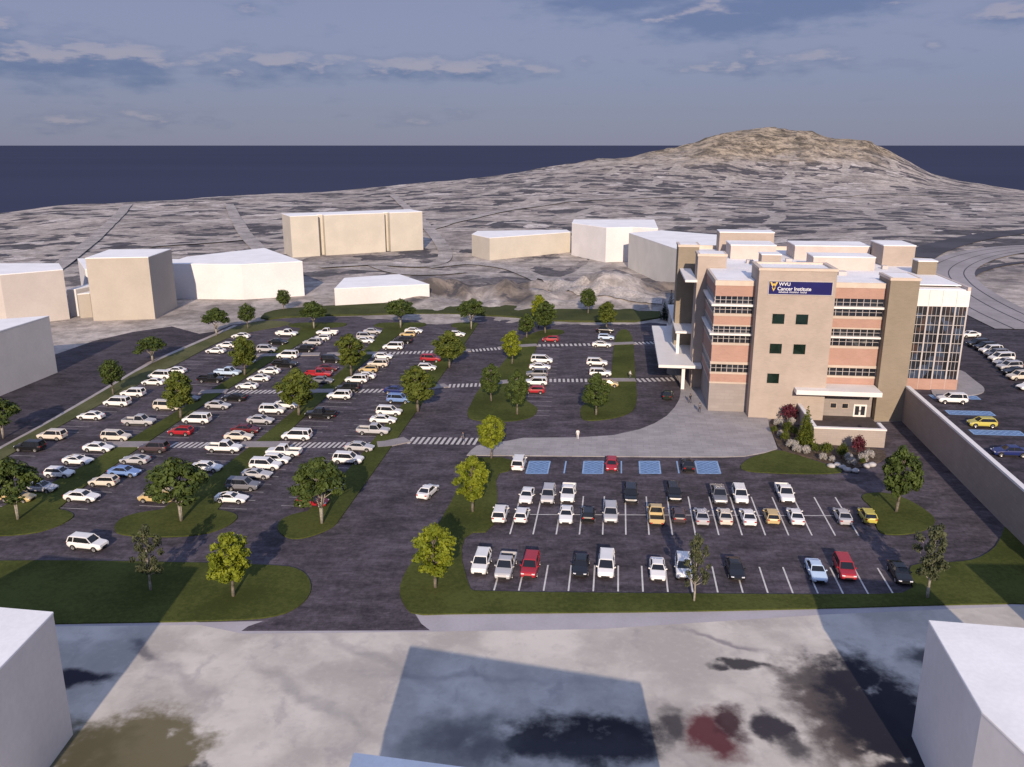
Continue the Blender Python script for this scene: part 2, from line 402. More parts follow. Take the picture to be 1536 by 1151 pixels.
    rc = mix(nt, maprange(nt, noise_node(nt, v2, .11, 6, .65), .38, .62), (.085, .072, .066), (.26, .215, .18))
    rc = mix(nt, maprange(nt, noise_node(nt, v2, .14, 5, .65), .51, .60, 0, .9), rc, (.05, .05, .06))
    c = mix(nt, math_node(nt, 'MULTIPLY', near, .92), c, rc)
    nt.links.new(c, b.inputs['Base Color']); b.inputs['Roughness'].default_value = .95; b.inputs['Specular IOR Level'].default_value = .08
    bump(nt, b, noise_node(nt, v2, .2, 6), .18, .6)
    return m
M['terrain'] = terrain_mat()
M['highway'] = pmat('highway_concrete', (.33, .305, .31), .9, .15, .05, 0, .1, .1)
M['verge_dark'] = pmat('dark_verge', (.085, .083, .10), .95, .2, .05, 0, .1, .1)
def sea_mat():
    m, nt, b = nodes('sea_water'); v = pos(nt)
    c = mix(nt, maprange(nt, noise_node(nt, mapping(nt, v, (.0004, .0015, 1)), 1., 5), .3, .7), (.050, .058, .098), (.055, .063, .106))
    nt.links.new(c, b.inputs['Base Color']); b.inputs['Roughness'].default_value = .9; b.inputs['Specular IOR Level'].default_value = 0.
    return m
M['sea'] = sea_mat()

# ------------------------------------------------------------------ terrain, hill and sea
def sstep(t): t = max(0., min(1., t)); return t*t*(3-2*t)
SIL = [(-900,340),(-400,338),(-200,332),(0,325),(60,318),(120,310),(200,305),(330,297),(430,291),(500,288),(580,281),(650,274),(750,263),(850,246),(930,235),(1000,221),(1050,205),(1090,196),(1130,193),(1180,197),(1230,208),(1270,216),(1310,235),(1360,260),(1400,271),(1470,283),(1536,291),(1700,300),(2100,310),(2600,320)]
DST = [(-900,560),(0,590),(330,740),(650,930),(850,1080),(1130,1250),(1400,1150),(1536,1100),(1800,1000),(2600,800)]
PLN = [(-900,340),(0,325),(330,297),(650,274),(850,255),(1130,258),(1400,276),(1536,291),(2600,320)]
def lerp(tab, x):
    if x <= tab[0][0]: return tab[0][1]
    for (a, va), (b, vb) in zip(tab, tab[1:]):
        if x <= b: return va + (vb-va)*(x-a)/(b-a)
    return tab[-1][1]
WALL_A, WALL_B = at(1352, 632), at(1536, 820)
WDIR = (WALL_B - WALL_A).normalized()
def wall_x(Y): return WALL_A.x + (WALL_B.x-WALL_A.x)*(Y-WALL_A.y)/(WALL_B.y-WALL_A.y)
def fbm(x, y, k, o=4): return noise.fractal(Vector((x*k, y*k, 3.7)), 1., 2., o)
def ground_z(X, Y):
    d = math.hypot(X, Y)
    tx = X / max(Y, 1.) if Y > 1 else (9 if X > 0 else -9)
    pxs = CX + F * tx * .97           # azimuth expressed as a column at ground level
    D = lerp(DST, pxs)
    def edge(tab):
        r = ray(CX, lerp(tab, pxs)); return CH + r[2] / r[1] * D
    zp, zs = edge(PLN), edge(SIL)
    t = max(0., (Y - 300) / (D - 300))
    z = max(zp, 0) * min(t, 1.)**1.4
    hump = zs - max(zp, 0)
    wdt = 210. if Y < D else 130.
    z += hump * math.exp(-((Y - D) / wdt)**2)
    if Y > 320:
        k = sstep((Y-320)/200)
        z += k * fbm(X, Y, .013) * 1.2 + k * min(1., max(0., z-12)/30) * (fbm(X, Y, .022, 5) * 4.5 + fbm(X, Y, .06, 4) * 2.2)
    if Y > D: z -= ((Y - D) / 60)**2 * 9
    # spoil banks
    g = math.exp(-((X-10)/46)**4 - ((Y-262)/19)**2)
    z += g * (3.6 + 5.5 * fbm(X, Y, .05, 5) + 2.2 * fbm(X, Y, .16, 4))
    # higher ground on the right, held by the retaining wall
    s = sstep((X - wall_x(Y) - 2.6) / (2.4 + max(0., Y-165) * .35)) * sstep((Y-60)/8)
    s *= 1 - sstep((Y-420)/200)
    z += 5.0 * s
    return z
bm = bmesh.new()
Ys = [-60, -20, 6, 20, 40, 58, 66]
y = 72.
while y < 1420:
    Ys.append(y); y += 3.2 if y < 330 else (5 + (y-330)*.012)
rows = []
NA = 300
for Y in Ys:
    r = []
    for i in range(NA+1):
        t = -1. + 2. * i / NA
        tx = t * .86
        X = tx * max(Y, 90) + t * 60
        r.append(bm.verts.new((X, Y, ground_z(X, Y))))
    rows.append(r)
for a, b in zip(rows, rows[1:]):
    for i in range(NA): bm.faces.new((a[i], a[i+1], b[i+1], b[i]))
structure(mesh_obj('terrain', bm, M['terrain'], smooth=True))
bm = bmesh.new()
R = 160000.
ring = [bm.verts.new((R*math.cos(2*math.pi*i/96), R*math.sin(2*math.pi*i/96), -14.)) for i in range(96)]
bm.faces.new(ring)
structure(mesh_obj('sea', bm, M['sea']))

# highway sweeping round on the right, draped over the terrain
def ribbon(name, cen, half, lift, mat, x0=-1., x1=1.):
    pts = []
    for i in range(len(cen)-1):
        p0 = Vector(cen[max(i-1,0)]); p1 = Vector(cen[i]); p2 = Vector(cen[i+1]); p3 = Vector(cen[min(i+2,len(cen)-1)])
        for k in range(14):
            t = k/14
            pts.append(.5*((2*p1)+(p2-p0)*t+(2*p0-5*p1+4*p2-p3)*t*t+(3*p1-p0-3*p2+p3)*t**3))
    bm = bmesh.new(); prev = None
    for i in range(len(pts)-1):
        d = (pts[i+1]-pts[i]); n = Vector((-d.y, d.x)).normalized()
        rr = []
        for k in range(9):
            q = pts[i] + n*half*(x0+(x1-x0)*k/8)
            rr.append(bm.verts.new((q.x, q.y, ground_z(q.x, q.y)+lift)))
        if prev:
            for k in range(8): bm.faces.new((prev[k], rr[k], rr[k+1], prev[k+1]))
        prev = rr
    o = mesh_obj(name, bm, mat, smooth=True)
    return structure(o)
def gz(px, py):
    z = 0.
    for _ in range(12):
        p = at(px, py, z); z = .5*z + .5*ground_z(p.x, p.y)
    return at(px, py, z)
hw = [gz(*q).xy for q in ((1700,372),(1600,372),(1530,374),(1475,382),(1437,394),(1418,408),(1425,425),(1450,445),(1490,468),(1560,500))]
ribbon('highway', hw, 8.5, .35, M['highway'])
ribbon('highway', [gz(*q).xy for q in ((1640,392),(1560,393),(1500,399),(1462,411),(1452,424),(1470,442),(1520,470))], 1.6, .3, M['verge_dark'])
vd = [gz(*q).xy for q in ((1700,345),(1600,344),(1536,348),(1460,358),(1400,374),(1372,388))]
for k_ in (-.55, .1, .62): ribbon('highway_lines', hw, 8.5, .40, M['verge_dark'], k_, k_+.035)
ribbon('highway_verge', vd, 6.5, .25, M['verge_dark'])
def far_road(pts, half, lift=.5, mat='distant_road'):
    ribbon('distant_road', [gz(*q).xy for q in pts], half, lift, M[mat])
M['distant_road'] = pmat('distant_road_concrete', (.44, .40, .375), .9, .3, .12, 0, .1, .35)
far_road(((60,418),(95,396),(145,356),(176,326),(193,306)), 3.2)
far_road(((420,402),(388,374),(361,341),(342,304)), 3.4)
far_road(((225,371),(300,366),(372,360)), 2.5)
far_road(((480,402),(560,398),(640,400),(668,384),(650,352),(615,318),(585,290)), 3.)
far_road(((640,402),(700,396),(760,402),(800,416),(850,430),(930,442),(1000,452)), 3.6, .35)
far_road(((560,398),(600,410),(650,412),(700,408)), 3., .35)
far_road(((640,345),(760,316),(900,300),(1060,296),(1200,300)), 4.5)
far_road(((1060,296),(1090,262),(1120,238)), 5., .8)
far_road(((1200,300),(1330,292),(1500,298)), 5.)
# ------------------------------------------------------------------ ground sheets
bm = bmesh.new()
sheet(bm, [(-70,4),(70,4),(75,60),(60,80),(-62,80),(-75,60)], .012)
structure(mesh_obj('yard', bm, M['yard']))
bm = bmesh.new()
sheet(bm, P((-320,955),(-200,950),(77,940),(300,938),(365,951),(640,948),(900,944),(1240,922),(1560,908),(1760,900),(1760,870),(1000,870),(0,880),(-320,880)), .016)
structure(mesh_obj('pavement', bm, M['pavement']))
bm = bmesh.new()
LOT = P((-330,880),(0,900),(300,934),(395,932),(372,940),(362,947),(645,946),(632,936),(622,920),(700,915),(1240,908),(1500,900),(1640,870))
LOT += [Vector((wall_x(82), 82, 0)), Vector((wall_x(100), 100, 0)), at(1352, 632), at(1122, 640), at(1000, 560), at(1000, 474)]
LOT += P((985,480),(832,484),(775,477.5),(660,472),(440,477),(400,480),(352,487),(330,497),(222,543),(140,592),(60,638),(0,670),(-330,860))
sheet(bm, LOT, .020)
structure(mesh_obj('parking_lot', bm, M['asphalt']))
bm = bmesh.new()
sheet(bm, P((-330,880),(-330,560),(0,560),(60,545),(80,533),(140,512),(200,498),(258,490),(273,494),(299,501),(325,497),(345,488),(352,487),(330,497),(222,543),(140,592),(60,638),(0,670)), .024)
structure(mesh_obj('street', bm, M['asphalt_street']))
# kerb along the street: a real step
bm = bmesh.new()
kl = P((-330,870),(0,671.5),(60,639.5),(140,593),(222,544.5),(330,498),(350,489))
for a, b in zip(kl, kl[1:]):
    d = (b-a).normalized(); n = Vector((d.y, -d.x, 0))
    prism(bm, [a, b, b+n*1.1, a+n*1.1], 0, .14)
structure(mesh_obj('kerb', bm, M['kerb']))

# plaza
bm = bmesh.new()
plz = P((700,684),(707,676),(715,670),(735,665.5),(759,663),(785,658),(830,657.6),(868,657.3),(920,654),(960,645),(982,636),(1000,625),(1012,612),(1019,600),(1021,588),(1019,574),(1012,555),(1006,530),(1003,500))
plz += P((1050,500),(1075,560),(1122,615),(1150,625),(1154,640),(1160,657),(1166,674),(1147,680),(1117,685.5),(1085,686.5),(1000,686.5))
prism(bm, plz, 0, .13)
structure(mesh_obj('plaza', bm, M['plaza']))

# lawns and planted islands
def lawn(pts, mat='grass', h=.16, it=2):
    bm = bmesh.new(); prism(bm, smooth_poly(pts, it), 0, h)
    return structure(mesh_obj('lawn', bm, M[mat]))
lawn(P((-320,850),(-200,842),(0,843),(100,842),(420,848),(458,858),(470,884),(455,908),(412,929),(300,933.5),(77,937),(-200,944),(-320,946)))
fr = P((620,924),(606,910),(598,888),(606,862),(625,835),(655,792),(682,745),(700,702),(706,687.5),(768,687.5),(769,706),(743,712),(747,756),(738,799),(700,800),(690,831),(704,884),(712,889),(1000,892),(1300,894),(1372,890),(1362,862),(1368,847),(1433,845),(1463,841),(1490,826),(1501,808),(1506,793))
fr += [Vector((wall_x(95)-.05, 95, 0)), Vector((wall_x(84)-.05, 84, 0)), Vector((wall_x(76), 76, 0))] + P((1560,906),(1400,909),(1240,914),(1000,919),(800,921),(680,922))
lawn(fr, it=1)
lawn(P((1286,744),(1318,739),(1355,746),(1404,776),(1400,792),(1368,802.5),(1330,804),(1314,797),(1312,766)))
lawn(P((1104,707.5),(1121,688.5),(1150,681),(1168,675),(1215,690),(1272,708),(1245,712),(1180,712)))
# kerbside strip, back bank
lawn(P((-320,860),(0,675),(60,643),(140,597),(222,548),(330,501.5),(352,491.5),(395,481),(440,484),(430,489),(399,494),(350,503.5),(308,524),(270,545),(247,555),(212,576),(100,634),(0,692),(-320,885)), 'grass_dry', .16, 1)
bk = P((388,482),(400,469),(450,463),(600,455.5),(700,457),(774,461),(847,467),(962,465),(990,462),(992,484),(832,484),(775,477),(660,471.5),(440,476))
bm = bmesh.new(); prism(bm, smooth_poly(bk, 1), 0, .5); structure(mesh_obj('lawn', bm, M['grass_bank']))
# parking islands: a strip between two rows with wide rounded ends
LT = .106
def lotp(w, Y): return Vector((w + LT*(Y-97), Y - LT*w*.0, 0))
def island(w, Y0, Y1, half, bl, br, mat, y2=None):
    pts = [lotp(w-bl+2.5, Y0), lotp(w-bl, Y0+3), lotp(w-bl, Y0+6.5), lotp(w-half, Y0+8.5), lotp(w-half, Y1-7), lotp(w-bl*.95, Y1-5), lotp(w-bl*.9, Y1-1), lotp(w-bl*.6, Y1),
           lotp(w+br*.6, Y1), lotp(w+br*.9, Y1-1), lotp(w+br*.95, Y1-5), lotp(w+half, Y1-7), lotp(w+half, Y0+8.5), lotp(w+br, Y0+6.5), lotp(w+br, Y0+3), lotp(w+br-2.5, Y0)]
    lawn(pts, mat)
island(-62., 92.5, 219, 1.45, 9, 6.9, 'grass')
island(-41.6, 92.3, 219, 1.45, 7.2, 7.2, 'grass')
island(-23.2, 91.8, 219, 1.7, 5.5, 1.7, 'grass')
lawn(P((699,621),(708,604),(716,587),(756,545),(782,507),(815,495),(846,495),(846,502),(812,505),(804,520),(792,575),(786,600),(800,609),(808,614),(800,627),(764,634),(707,632)))
lawn(P((923,495),(949,495),(953,566),(957,612),(933,627),(876,634),(869,622),(874,605),(915,604),(917,560)))
# planting bed
bm = bmesh.new()
prism(bm, smooth_poly(P((1152,637),(1160,628),(1190,640),(1221,668),(1326,674),(1330,690),(1296,703),(1262,704),(1226,690),(1190,683),(1168,675),(1160,655)), 1), 0, .2)
structure(mesh_obj('planting_bed', bm, pmat('mulch', (.10, .075, .06), .95, .3, 2., .3, .1)))

# ---- markings
def quad_line(bm, a, b, w, z):
    a, b = Vector((a[0], a[1], 0)), Vector((b[0], b[1], 0))
    n = (b-a).normalized(); n = Vector((-n.y, n.x, 0))*w*.5
    sheet(bm, [a-n, b-n, b+n, a+n], z)
bm = bmesh.new()
th = math.atan(LT)
def skip(X, Y):
    for yy in (124.6, 156.3, 185.5):
        if abs(Y-yy) < 2.: return True
    return False
for w, side in ((-81.2,1),(-62.,-1),(-62.,1),(-41.6,-1),(-41.6,1),(-23.2,-1)):
    Y = 101.
    while Y < 211:
        off = 1.8
        a = lotp(w+side*off, Y); b = lotp(w+side*(off+5.4), Y - side*5.4*LT)
        if not skip(0, Y): quad_line(bm, a, b, .15, .027)
        Y += 2.75
for k in range(20):
    Y = 140 + k*2.8
    if skip(0, Y) and Y > 150: continue
    x = 2.2 + (Y-150)*.09
    quad_line(bm, (x, Y), (x+5.2, Y-.6), .15, .027)
    x = 18.4 + (Y-150)*.11
    quad_line(bm, (x, Y), (x-5.2, Y+.6), .15, .027)
# raised right lot gets its own
structure(mesh_obj('parking_lines', bm, M['linefaint']))
bm = bmesh.new()
for x0, x1 in ((897.6,902.2),):
    pass
AX = Vector((math.sin(math.radians(7)), math.cos(math.radians(7)), 0)); BX = Vector((AX.y, -AX.x, 0))
def along(p, q, n): return [p + (q-p)*(k/(n-1)) for k in range(n)]
mid_row = along(at(764.8, 801.8), at(1288, 804), 16)
for p in mid_row: quad_line(bm, p, p + AX*11.6, .17, .028)
c0 = mid_row[0] + AX*5.7; c1 = mid_row[-1] + AX*5.7
quad_line(bm, c0, c1, .15, .031)
for p in along(at(741, 886), at(1340, 891.6), 17): quad_line(bm, p, p + AX*5.7, .17, .028)
structure(mesh_obj('bay_lines', bm, M['linepaint']))
# accessible bays
bm = bmesh.new(); bm2 = bmesh.new()
def hatch(bmf, bml, p, e1, e2, z, n=9):
    # border, then criss cross
    for a, b in ((p, p+e1), (p, p+e2), (p+e1, p+e1+e2), (p+e2, p+e1+e2)): quad_line(bml, a, b, .2, z+.006)
    sheet(bmf, [p, p+e1, p+e1+e2, p+e2], z)
    w = e1.length; L = e2.length; u1 = e1.normalized(); u2 = e2.normalized()
    t = -L
    while t < w:
        a0, b0 = t, t+L; s0, s1 = max(0, -a0)/L, min(1, (w-a0)/L)
        if s1 > s0:
            quad_line(bml, p+u1*(t+L*s0)+u2*(L*s0), p+u1*(t+L*s1)+u2*(L*s1), .10, z+.010)
            quad_line(bml, p+u1*(t+L*s0)+u2*(L*(1-s0)), p+u1*(t+L*s1)+u2*(L*(1-s1)), .10, z+.013)
        t += .95
e2 = AX*5.0
for x0, x1 in ((789,821),(874,904),(960,991),(1047,1081)):
    p = at(x0, 711); q = at(x1, 711); hatch(bm, bm2, p, q-p, e2, .028)
for x in (846, 932, 1018.5):
    p = at(x, 710.5); quad_line(bm2, p, p+AX*4.9, .2, .032)
ZL = 5.2
def atl(px, py): return at(px, py, ZL)
structure(mesh_obj('accessible_bay_fill', bm, M['bluepaint']))
structure(mesh_obj('accessible_bay_lines', bm2, M['blueline']))

# walkways and crosswalks
bmw = bmesh.new(); bms = bmesh.new()
def walk(pts, w):
    pts = [at(*p) for p in pts]
    L = []; Rr = []
    for i, p in enumerate(pts):
        d = (pts[min(i+1,len(pts)-1)] - pts[max(i-1,0)]).normalized(); n = Vector((-d.y, d.x, 0))
        L.append(p+n*w/2); Rr.append(p-n*w/2)
    prism(bmw, L+Rr[::-1], 0, .19)
def cross(p, q, w, n, lean=.0):
    p, q = at(*p), at(*q); d = (q-p)/n
    dn = d.normalized(); nn = Vector((-dn.y, dn.x, 0))
    for i in range(n):
        a = p + d*(i+.2); b = p + d*(i+.72)
        off = nn*w/2; sh = AX*0
        ln = dn*lean
        sheet(bms, [a-off, b-off, b+off+ln, a+off+ln], .030)
walk(((150,668),(225,668)), 2.6); cross((253,668),(361,668), 2.5, 14, .55); walk(((361,668),(432,668)), 2.6)
cross((432,668),(566,668), 2.5, 18, .55); walk(((566,668),(580,667),(611,660.5)), 2.6); cross((611,661),(716,662.5), 3.2, 13, .4)
walk(((300,589),(341,588)), 2.5); cross((341,588),(430,588), 2.4, 13, .6); walk(((430,588),(500,587.5)), 2.5); cross((530,587),(600,586), 2.4, 10, .6)
walk(((640,583),(670,579)), 2.5); cross((670,579.5),(722,577.5), 2.4, 8, .4); walk(((722,577.5),(761,573.5),(816,571)), 2.4)
cross((816,571),(882,571), 2.4, 10, .1); walk(((915,571),(953,571)), 2.4); cross((955,571),(1013,569), 2.6, 8, .0)
walk(((385,534),(480,532)), 2.4); walk(((490,532),(580,530.5)), 2.4); cross((580,530.5),(655,528), 2.4, 12, .5); walk(((678,527.5),(706,526.5)), 2.4)
cross((706,526.5),(750,523), 2.4, 8, .4); walk(((750,523),(786,519.5),(806,518.5)), 2.4); cross((806,518.5),(900,517), 2.4, 14, .1)
walk(((915,517),(952,515.5)), 2.4); cross((952,515.5),(992,514), 2.4, 7, 0)
structure(mesh_obj('walkway', bmw, M['walk'])); structure(mesh_obj('crosswalk_stripes', bms, M['stripepaint']))

# upper lot on the right
bm = bmesh.new()
wa = [Vector((wall_x(Y)+.25, Y)) for Y in (78, 100, 137)]
up = [(p.x, p.y) for p in wa] + [(74, 141)] + [tuple(atl(x, y).xy) for x, y in ((1445,520),(1440,474),(1504,475),(1560,486),(1800,530))] + [(170, 120), (150, 78)]
prism(bm, up, 4.3, ZL)
structure(mesh_obj('upper_lot', bm, M['asphalt_street']))
bm = bmesh.new()
prism(bm, smooth_poly([tuple(atl(x, y).xy) for x, y in ((1395,600),(1398,560),(1440,553),(1462,572),(1478,583),(1474,592),(1440,596))], 2), 4.5, ZL+.14)
structure(mesh_obj('upper_plaza', bm, M['plaza']))
bm = bmesh.new(); bm2 = bmesh.new()
for (x0, x1, yy) in ((1400,1468,598),(1425,1490,622),(1462,1535,652)):
    p = atl(x0, yy); q = atl(x1, yy); hatch(bm, bm2, Vector((p.x,p.y,0)), Vector((q.x-p.x, -.6, 0)), Vector((.3, 2.1, 0)), ZL+.008)
structure(mesh_obj('upper_bay_fill', bm, M['bluepaint'])); structure(mesh_obj('upper_bay_lines', bm2, M['blueline']))

# ------------------------------------------------------------------ hospital building
OB = at(1122, 627)
RZ = math.radians(-7)
H = thing('hospital_building', 'tan and orange brick hospital building with white canopies and glazed corner', 'building', OB, RZ)
def part(name, bm, mat, parent=None, label=None):
    o = mesh_obj(name, bm, mat, parent or H)
    if label: o['label'] = label
    return o
def bpart(name, mat, *boxes, parent=None):
    bm = bmesh.new()
    for b_ in boxes: box(bm, *b_)
    return part(name, bm, mat, parent)
# main block and roof
bpart('main_wall', M['beige'], (-6.1, 33.6, 8.5, 52, 0, 22.55))
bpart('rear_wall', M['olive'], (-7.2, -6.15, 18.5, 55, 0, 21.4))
bpart('roof', M['roof'], (-6.0, 33.5, 5.2, 51.9, 22.57, 22.72))
bpart('parapet', M['cap'], (-6.1, 33.6, 51.9, 52.3, 22.4, 23.5), (33.6, 34., 20, 52.3, 22.4, 23.5), (-6.4,-6.1,23,52.3,22.4,23.5))
# brick bays made of bands
def bay(u0, u1, v0, v1, left):
    P_ = []
    def band(nm, mat, z0, z1, grow=0.):
        return bpart(nm, mat, (u0-(grow if left else 0), u1, v0-grow, v1, z0, z1))
    band('grey_base' if left else 'bay_base', M['greystone'] if left else M['beige'], 0, 5.15)
    band('trim', M['cream'], 5.15, 5.45, .06)
    band('brick_band', M['orange'], 5.45, 6.85)
    band('trim', M['cream'], 6.85, 7.2, .08)
    band('trim', M['cream'], 8.6, 9.05, .12)
    band('brick_band', M['orange'], 9.05, 12.0)
    band('trim', M['cream'], 12.0, 12.4, .08)
    band('ledge', M['white'], 13.8, 14.1, .55)
    band('trim', M['cream'], 15.3, 15.55, .06)
    band('brick_band', M['orange'], 15.55, 17.05)
    band('trim', M['cream'], 17.05, 17.5, .08)
    band('ledge', M['white'], 18.8, 19.15, .55)
    band('brick_band', M['orange'], 20.45, 22.25)
    band('parapet', M['cap'], 22.25, 23.1, .1)
    for z0, z1 in ((7.2,8.6),(12.4,13.8),(14.1,15.3),(17.5,18.8),(19.15,20.45)):
        g = bpart('window_band', M['glass'], (u0+.22 if left else u0, u1, v0+.22, v1, z0, z1))
        bm = bmesh.new(); n = 7 if left else 8
        for k in range(n+1):
            x = u0 + (u1-u0)*k/n
            x = min(max(x, u0+.06), u1-.06)
            box(bm, x-.04, x+.04, v0+.10, v0+.21, z0, z1)
        box(bm, u0, u1, v0+.12, v0+.19, (z0+z1)/2-.03, (z0+z1)/2+.03)
        if left:
            for k in range(1, 14):
                y = v0 + (v1-v0)*k/14; box(bm, u0+.04, u0+.21, y-.07, y+.07, z0, z1)
            box(bm, u0+.06, u0+.19, v0+.22, v1, (z0+z1)/2-.05, (z0+z1)/2+.05)
        part('window_frame', bm, M['mullion'], g)
bay(-6.5, -.02, 3., 17.8, True)
bay(12.32, 21.0, 3., 8.4, False)
bpart('bay_roof', M['roof'], (-6.2, -.05, 3.35, 17.75, 23.0, 23.12)); bpart('bay_roof', M['roof'], (12.4, 20.9, 3.35, 8.45, 23.0, 23.12))
# entrance recess front (over the brick bay base)
bpart('entrance_wall', M['greystone'], (12.33, 20.95, 2.88, 2.99, 0, 5.1))
# sign tower
bpart('sign_tower', M['beige'], (0, 12.3, 0, 8.2, 0, 25.3))
bpart('tower_roof', M['roof'], (.6, 11.7, .75, 7.7, 25.31, 25.42))
bpart('tower_cap', M['cap'], (-.12, 12.42, -.12, .75, 25.3, 25.72), (-.12, .6, .75, 8.3, 25.3, 25.72), (11.7, 12.42, .75, 8.3, 25.3, 25.72), (.6, 11.7, 7.7, 8.3, 25.3, 25.72))
for (u, z) in ((2.64,16.5),(6.42,16.5),(2.62,11.45),(6.45,11.45),(2.6,6.3)):
    g = bpart('window', M['glass_green'], (u, u+1.95, -.012, .05, z, z+1.68))
    bm = bmesh.new()
    box(bm, u-.08, u, -.04, .02, z-.08, z+1.76); box(bm, u+1.95, u+2.03, -.04, .02, z-.08, z+1.76)
    box(bm, u, u+1.95, -.04, .02, z-.08, z); box(bm, u, u+1.95, -.04, .02, z+1.68, z+1.76)
    part('window_frame', bm, M['beige'], g)
# stair and end towers
def tower(mat, u0, u1, v0, v1, zt, name='stair_tower'):
    bpart(name, mat, (u0, u1, v0, v1, 0, zt-.45))
    bpart('tower_cap', M['cap'], (u0-.12, u1+.12, v0-.12, v1+.12, zt-.45, zt))
    bpart('tower_roof', M['roof'], (u0+.35, u1-.35, v0+.35, v1-.35, zt, zt+.02))
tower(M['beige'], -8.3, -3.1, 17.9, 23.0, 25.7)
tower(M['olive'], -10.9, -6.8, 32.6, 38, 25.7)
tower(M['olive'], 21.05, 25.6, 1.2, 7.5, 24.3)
# canopies on the entrance side
bpart('canopy', M['white'], (-14.7, -6.7, 15.2, 51.6, 4.5, 5.05))
bpart('canopy', M['white'], (-11.2, -7.22, 24.5, 54, 9.2, 9.6))
bpart('canopy', M['white'], (-10.5, -8.32, 16.6, 32.45, 20.6, 21.0))
for v in (16.2, 33., 50.): bpart('canopy_post', M['white'], (-10.25, -9.65, v, v+.6, 0, 4.5))
for v in (25., 39., 53.): bpart('canopy_post', M['white'], (-10.9, -10.35, v, v+.55, 5.05, 9.2))
bpart('glazed_entrance', M['glass'], (-7.35, -7.21, 23.6, 52, .1, 4.3))
bm = bmesh.new()
for k in range(16): box(bm, -7.45, -7.36, 23.6+k*1.9, 23.72+k*1.9, .1, 4.3)
box(bm, -7.44, -7.36, 23.6, 52, 2.5, 2.62)
part('entrance_frame', bm, M['mullion'])
# front entrance canopy, door and two small windows
bpart('entrance_canopy', M['white'], (7.2, 20.9, -2.0, -.02, 5.0, 5.75), (12.32, 20.9, -.02, 2.86, 5.0, 5.75))
d = bpart('entrance_door', M['door_white'], (17.95, 20.1, 2.78, 2.87, .05, 2.25))
bpart('door_glass', M['glass'], (18.2, 18.88, 2.755, 2.779, .35, 1.95), (19.17, 19.85, 2.755, 2.779, .35, 1.95), parent=d)
bpart('door_handle', M['dark_trim'], (18.92, 18.97, 2.70, 2.777, .9, 1.3), (19.07, 19.12, 2.70, 2.777, .9, 1.3), parent=d)
for u in (14.1, 16.05):
    w_ = bpart('window', M['glass'], (u, u+.95, 2.84, 2.872, 1.5, 2.3))
    bpart('window_frame', M['cream'], (u-.08, u, 2.80, 2.876, 1.42, 2.38), (u+.95, u+1.03, 2.80, 2.876, 1.42, 2.38), (u, u+.95, 2.80, 2.876, 1.42, 1.5), (u, u+.95, 2.80, 2.876, 2.3, 2.38), parent=w_)
# glazed corner wing
bpart('wing_wall', M['beige'], (25.7, 34.0, 3.25, 19, 4.9, 19.4))
bpart('brick_band', M['orange'], (25.65, 34.25, 3.0, 19.1, 0, 7.1))
bpart('white_fascia', M['white'], (25.65, 34.25, 3.0, 19.1, 19.45, 22.1))
bpart('wing_roof', M['roof'], (25.9, 33.7, 3.5, 18.8, 22.1, 22.2))
bpart('wing_parapet', M['rooftan'], (33.75, 34.25, 3.0, 19.1, 22.1, 22.7), (25.65, 33.75, 18.8, 19.1, 22.1, 22.7))
m_, nt_, b_ = nodes('wing_glass'); vo_ = nt_.nodes.new('ShaderNodeTexVoronoi'); vo_.inputs['Scale'].default_value = 1.; vo_.distance = 'CHEBYCHEV'
nt_.links.new(mapping(nt_, obco(nt_), (.9, .2, .55)), vo_.inputs['Vector'])
sc_ = nt_.nodes.new('ShaderNodeSeparateColor'); nt_.links.new(vo_.outputs['Color'], sc_.inputs[0])
c_ = mix(nt_, maprange(nt_, sc_.outputs[0], .35, .9), (.012, .013, .018), (.045, .065, .11)); c_ = mix(nt_, maprange(nt_, sc_.outputs[1], .86, .97), c_, (.055, .032, .026))
nt_.links.new(c_, b_.inputs['Base Color']); b_.inputs['Roughness'].default_value = .05; b_.inputs['Specular IOR Level'].default_value = 1.
cw = bpart('curtain_wall', m_, (25.75, 34.1, 3.12, 18.9, 7.1, 19.45))
bm = bmesh.new()
for u in (25.75, 27.95, 30.05, 32.25, 34.05): box(bm, u-.12, u+.12, 2.92, 3.12, 7.1, 19.45)
for u in (26.5, 27.2, 28.65, 29.35, 30.8, 31.5, 32.85, 33.45): box(bm, u-.025, u+.025, 3.05, 3.12, 7.1, 19.45)
for k in range(1, 8): box(bm, 25.75, 34.1, 3.01, 3.121, 7.1+k*1.54-.04, 7.1+k*1.54+.04)
for k in range(8): box(bm, 34.1, 34.2, 3.1+k*2.2, 3.25+k*2.2, 7.1, 19.45)
part('mullions', bm, M['mullion'], cw)
for u in (27.95, 30.05, 32.25):
    bpart('panel_joint', M['rooftan'], (u-.03, u+.03, 2.97, 3.02, 19.45, 22.1)); bpart('panel_joint', M['rooftan'], (u-.03, u+.03, 2.97, 3.02, 5.2, 7.1))
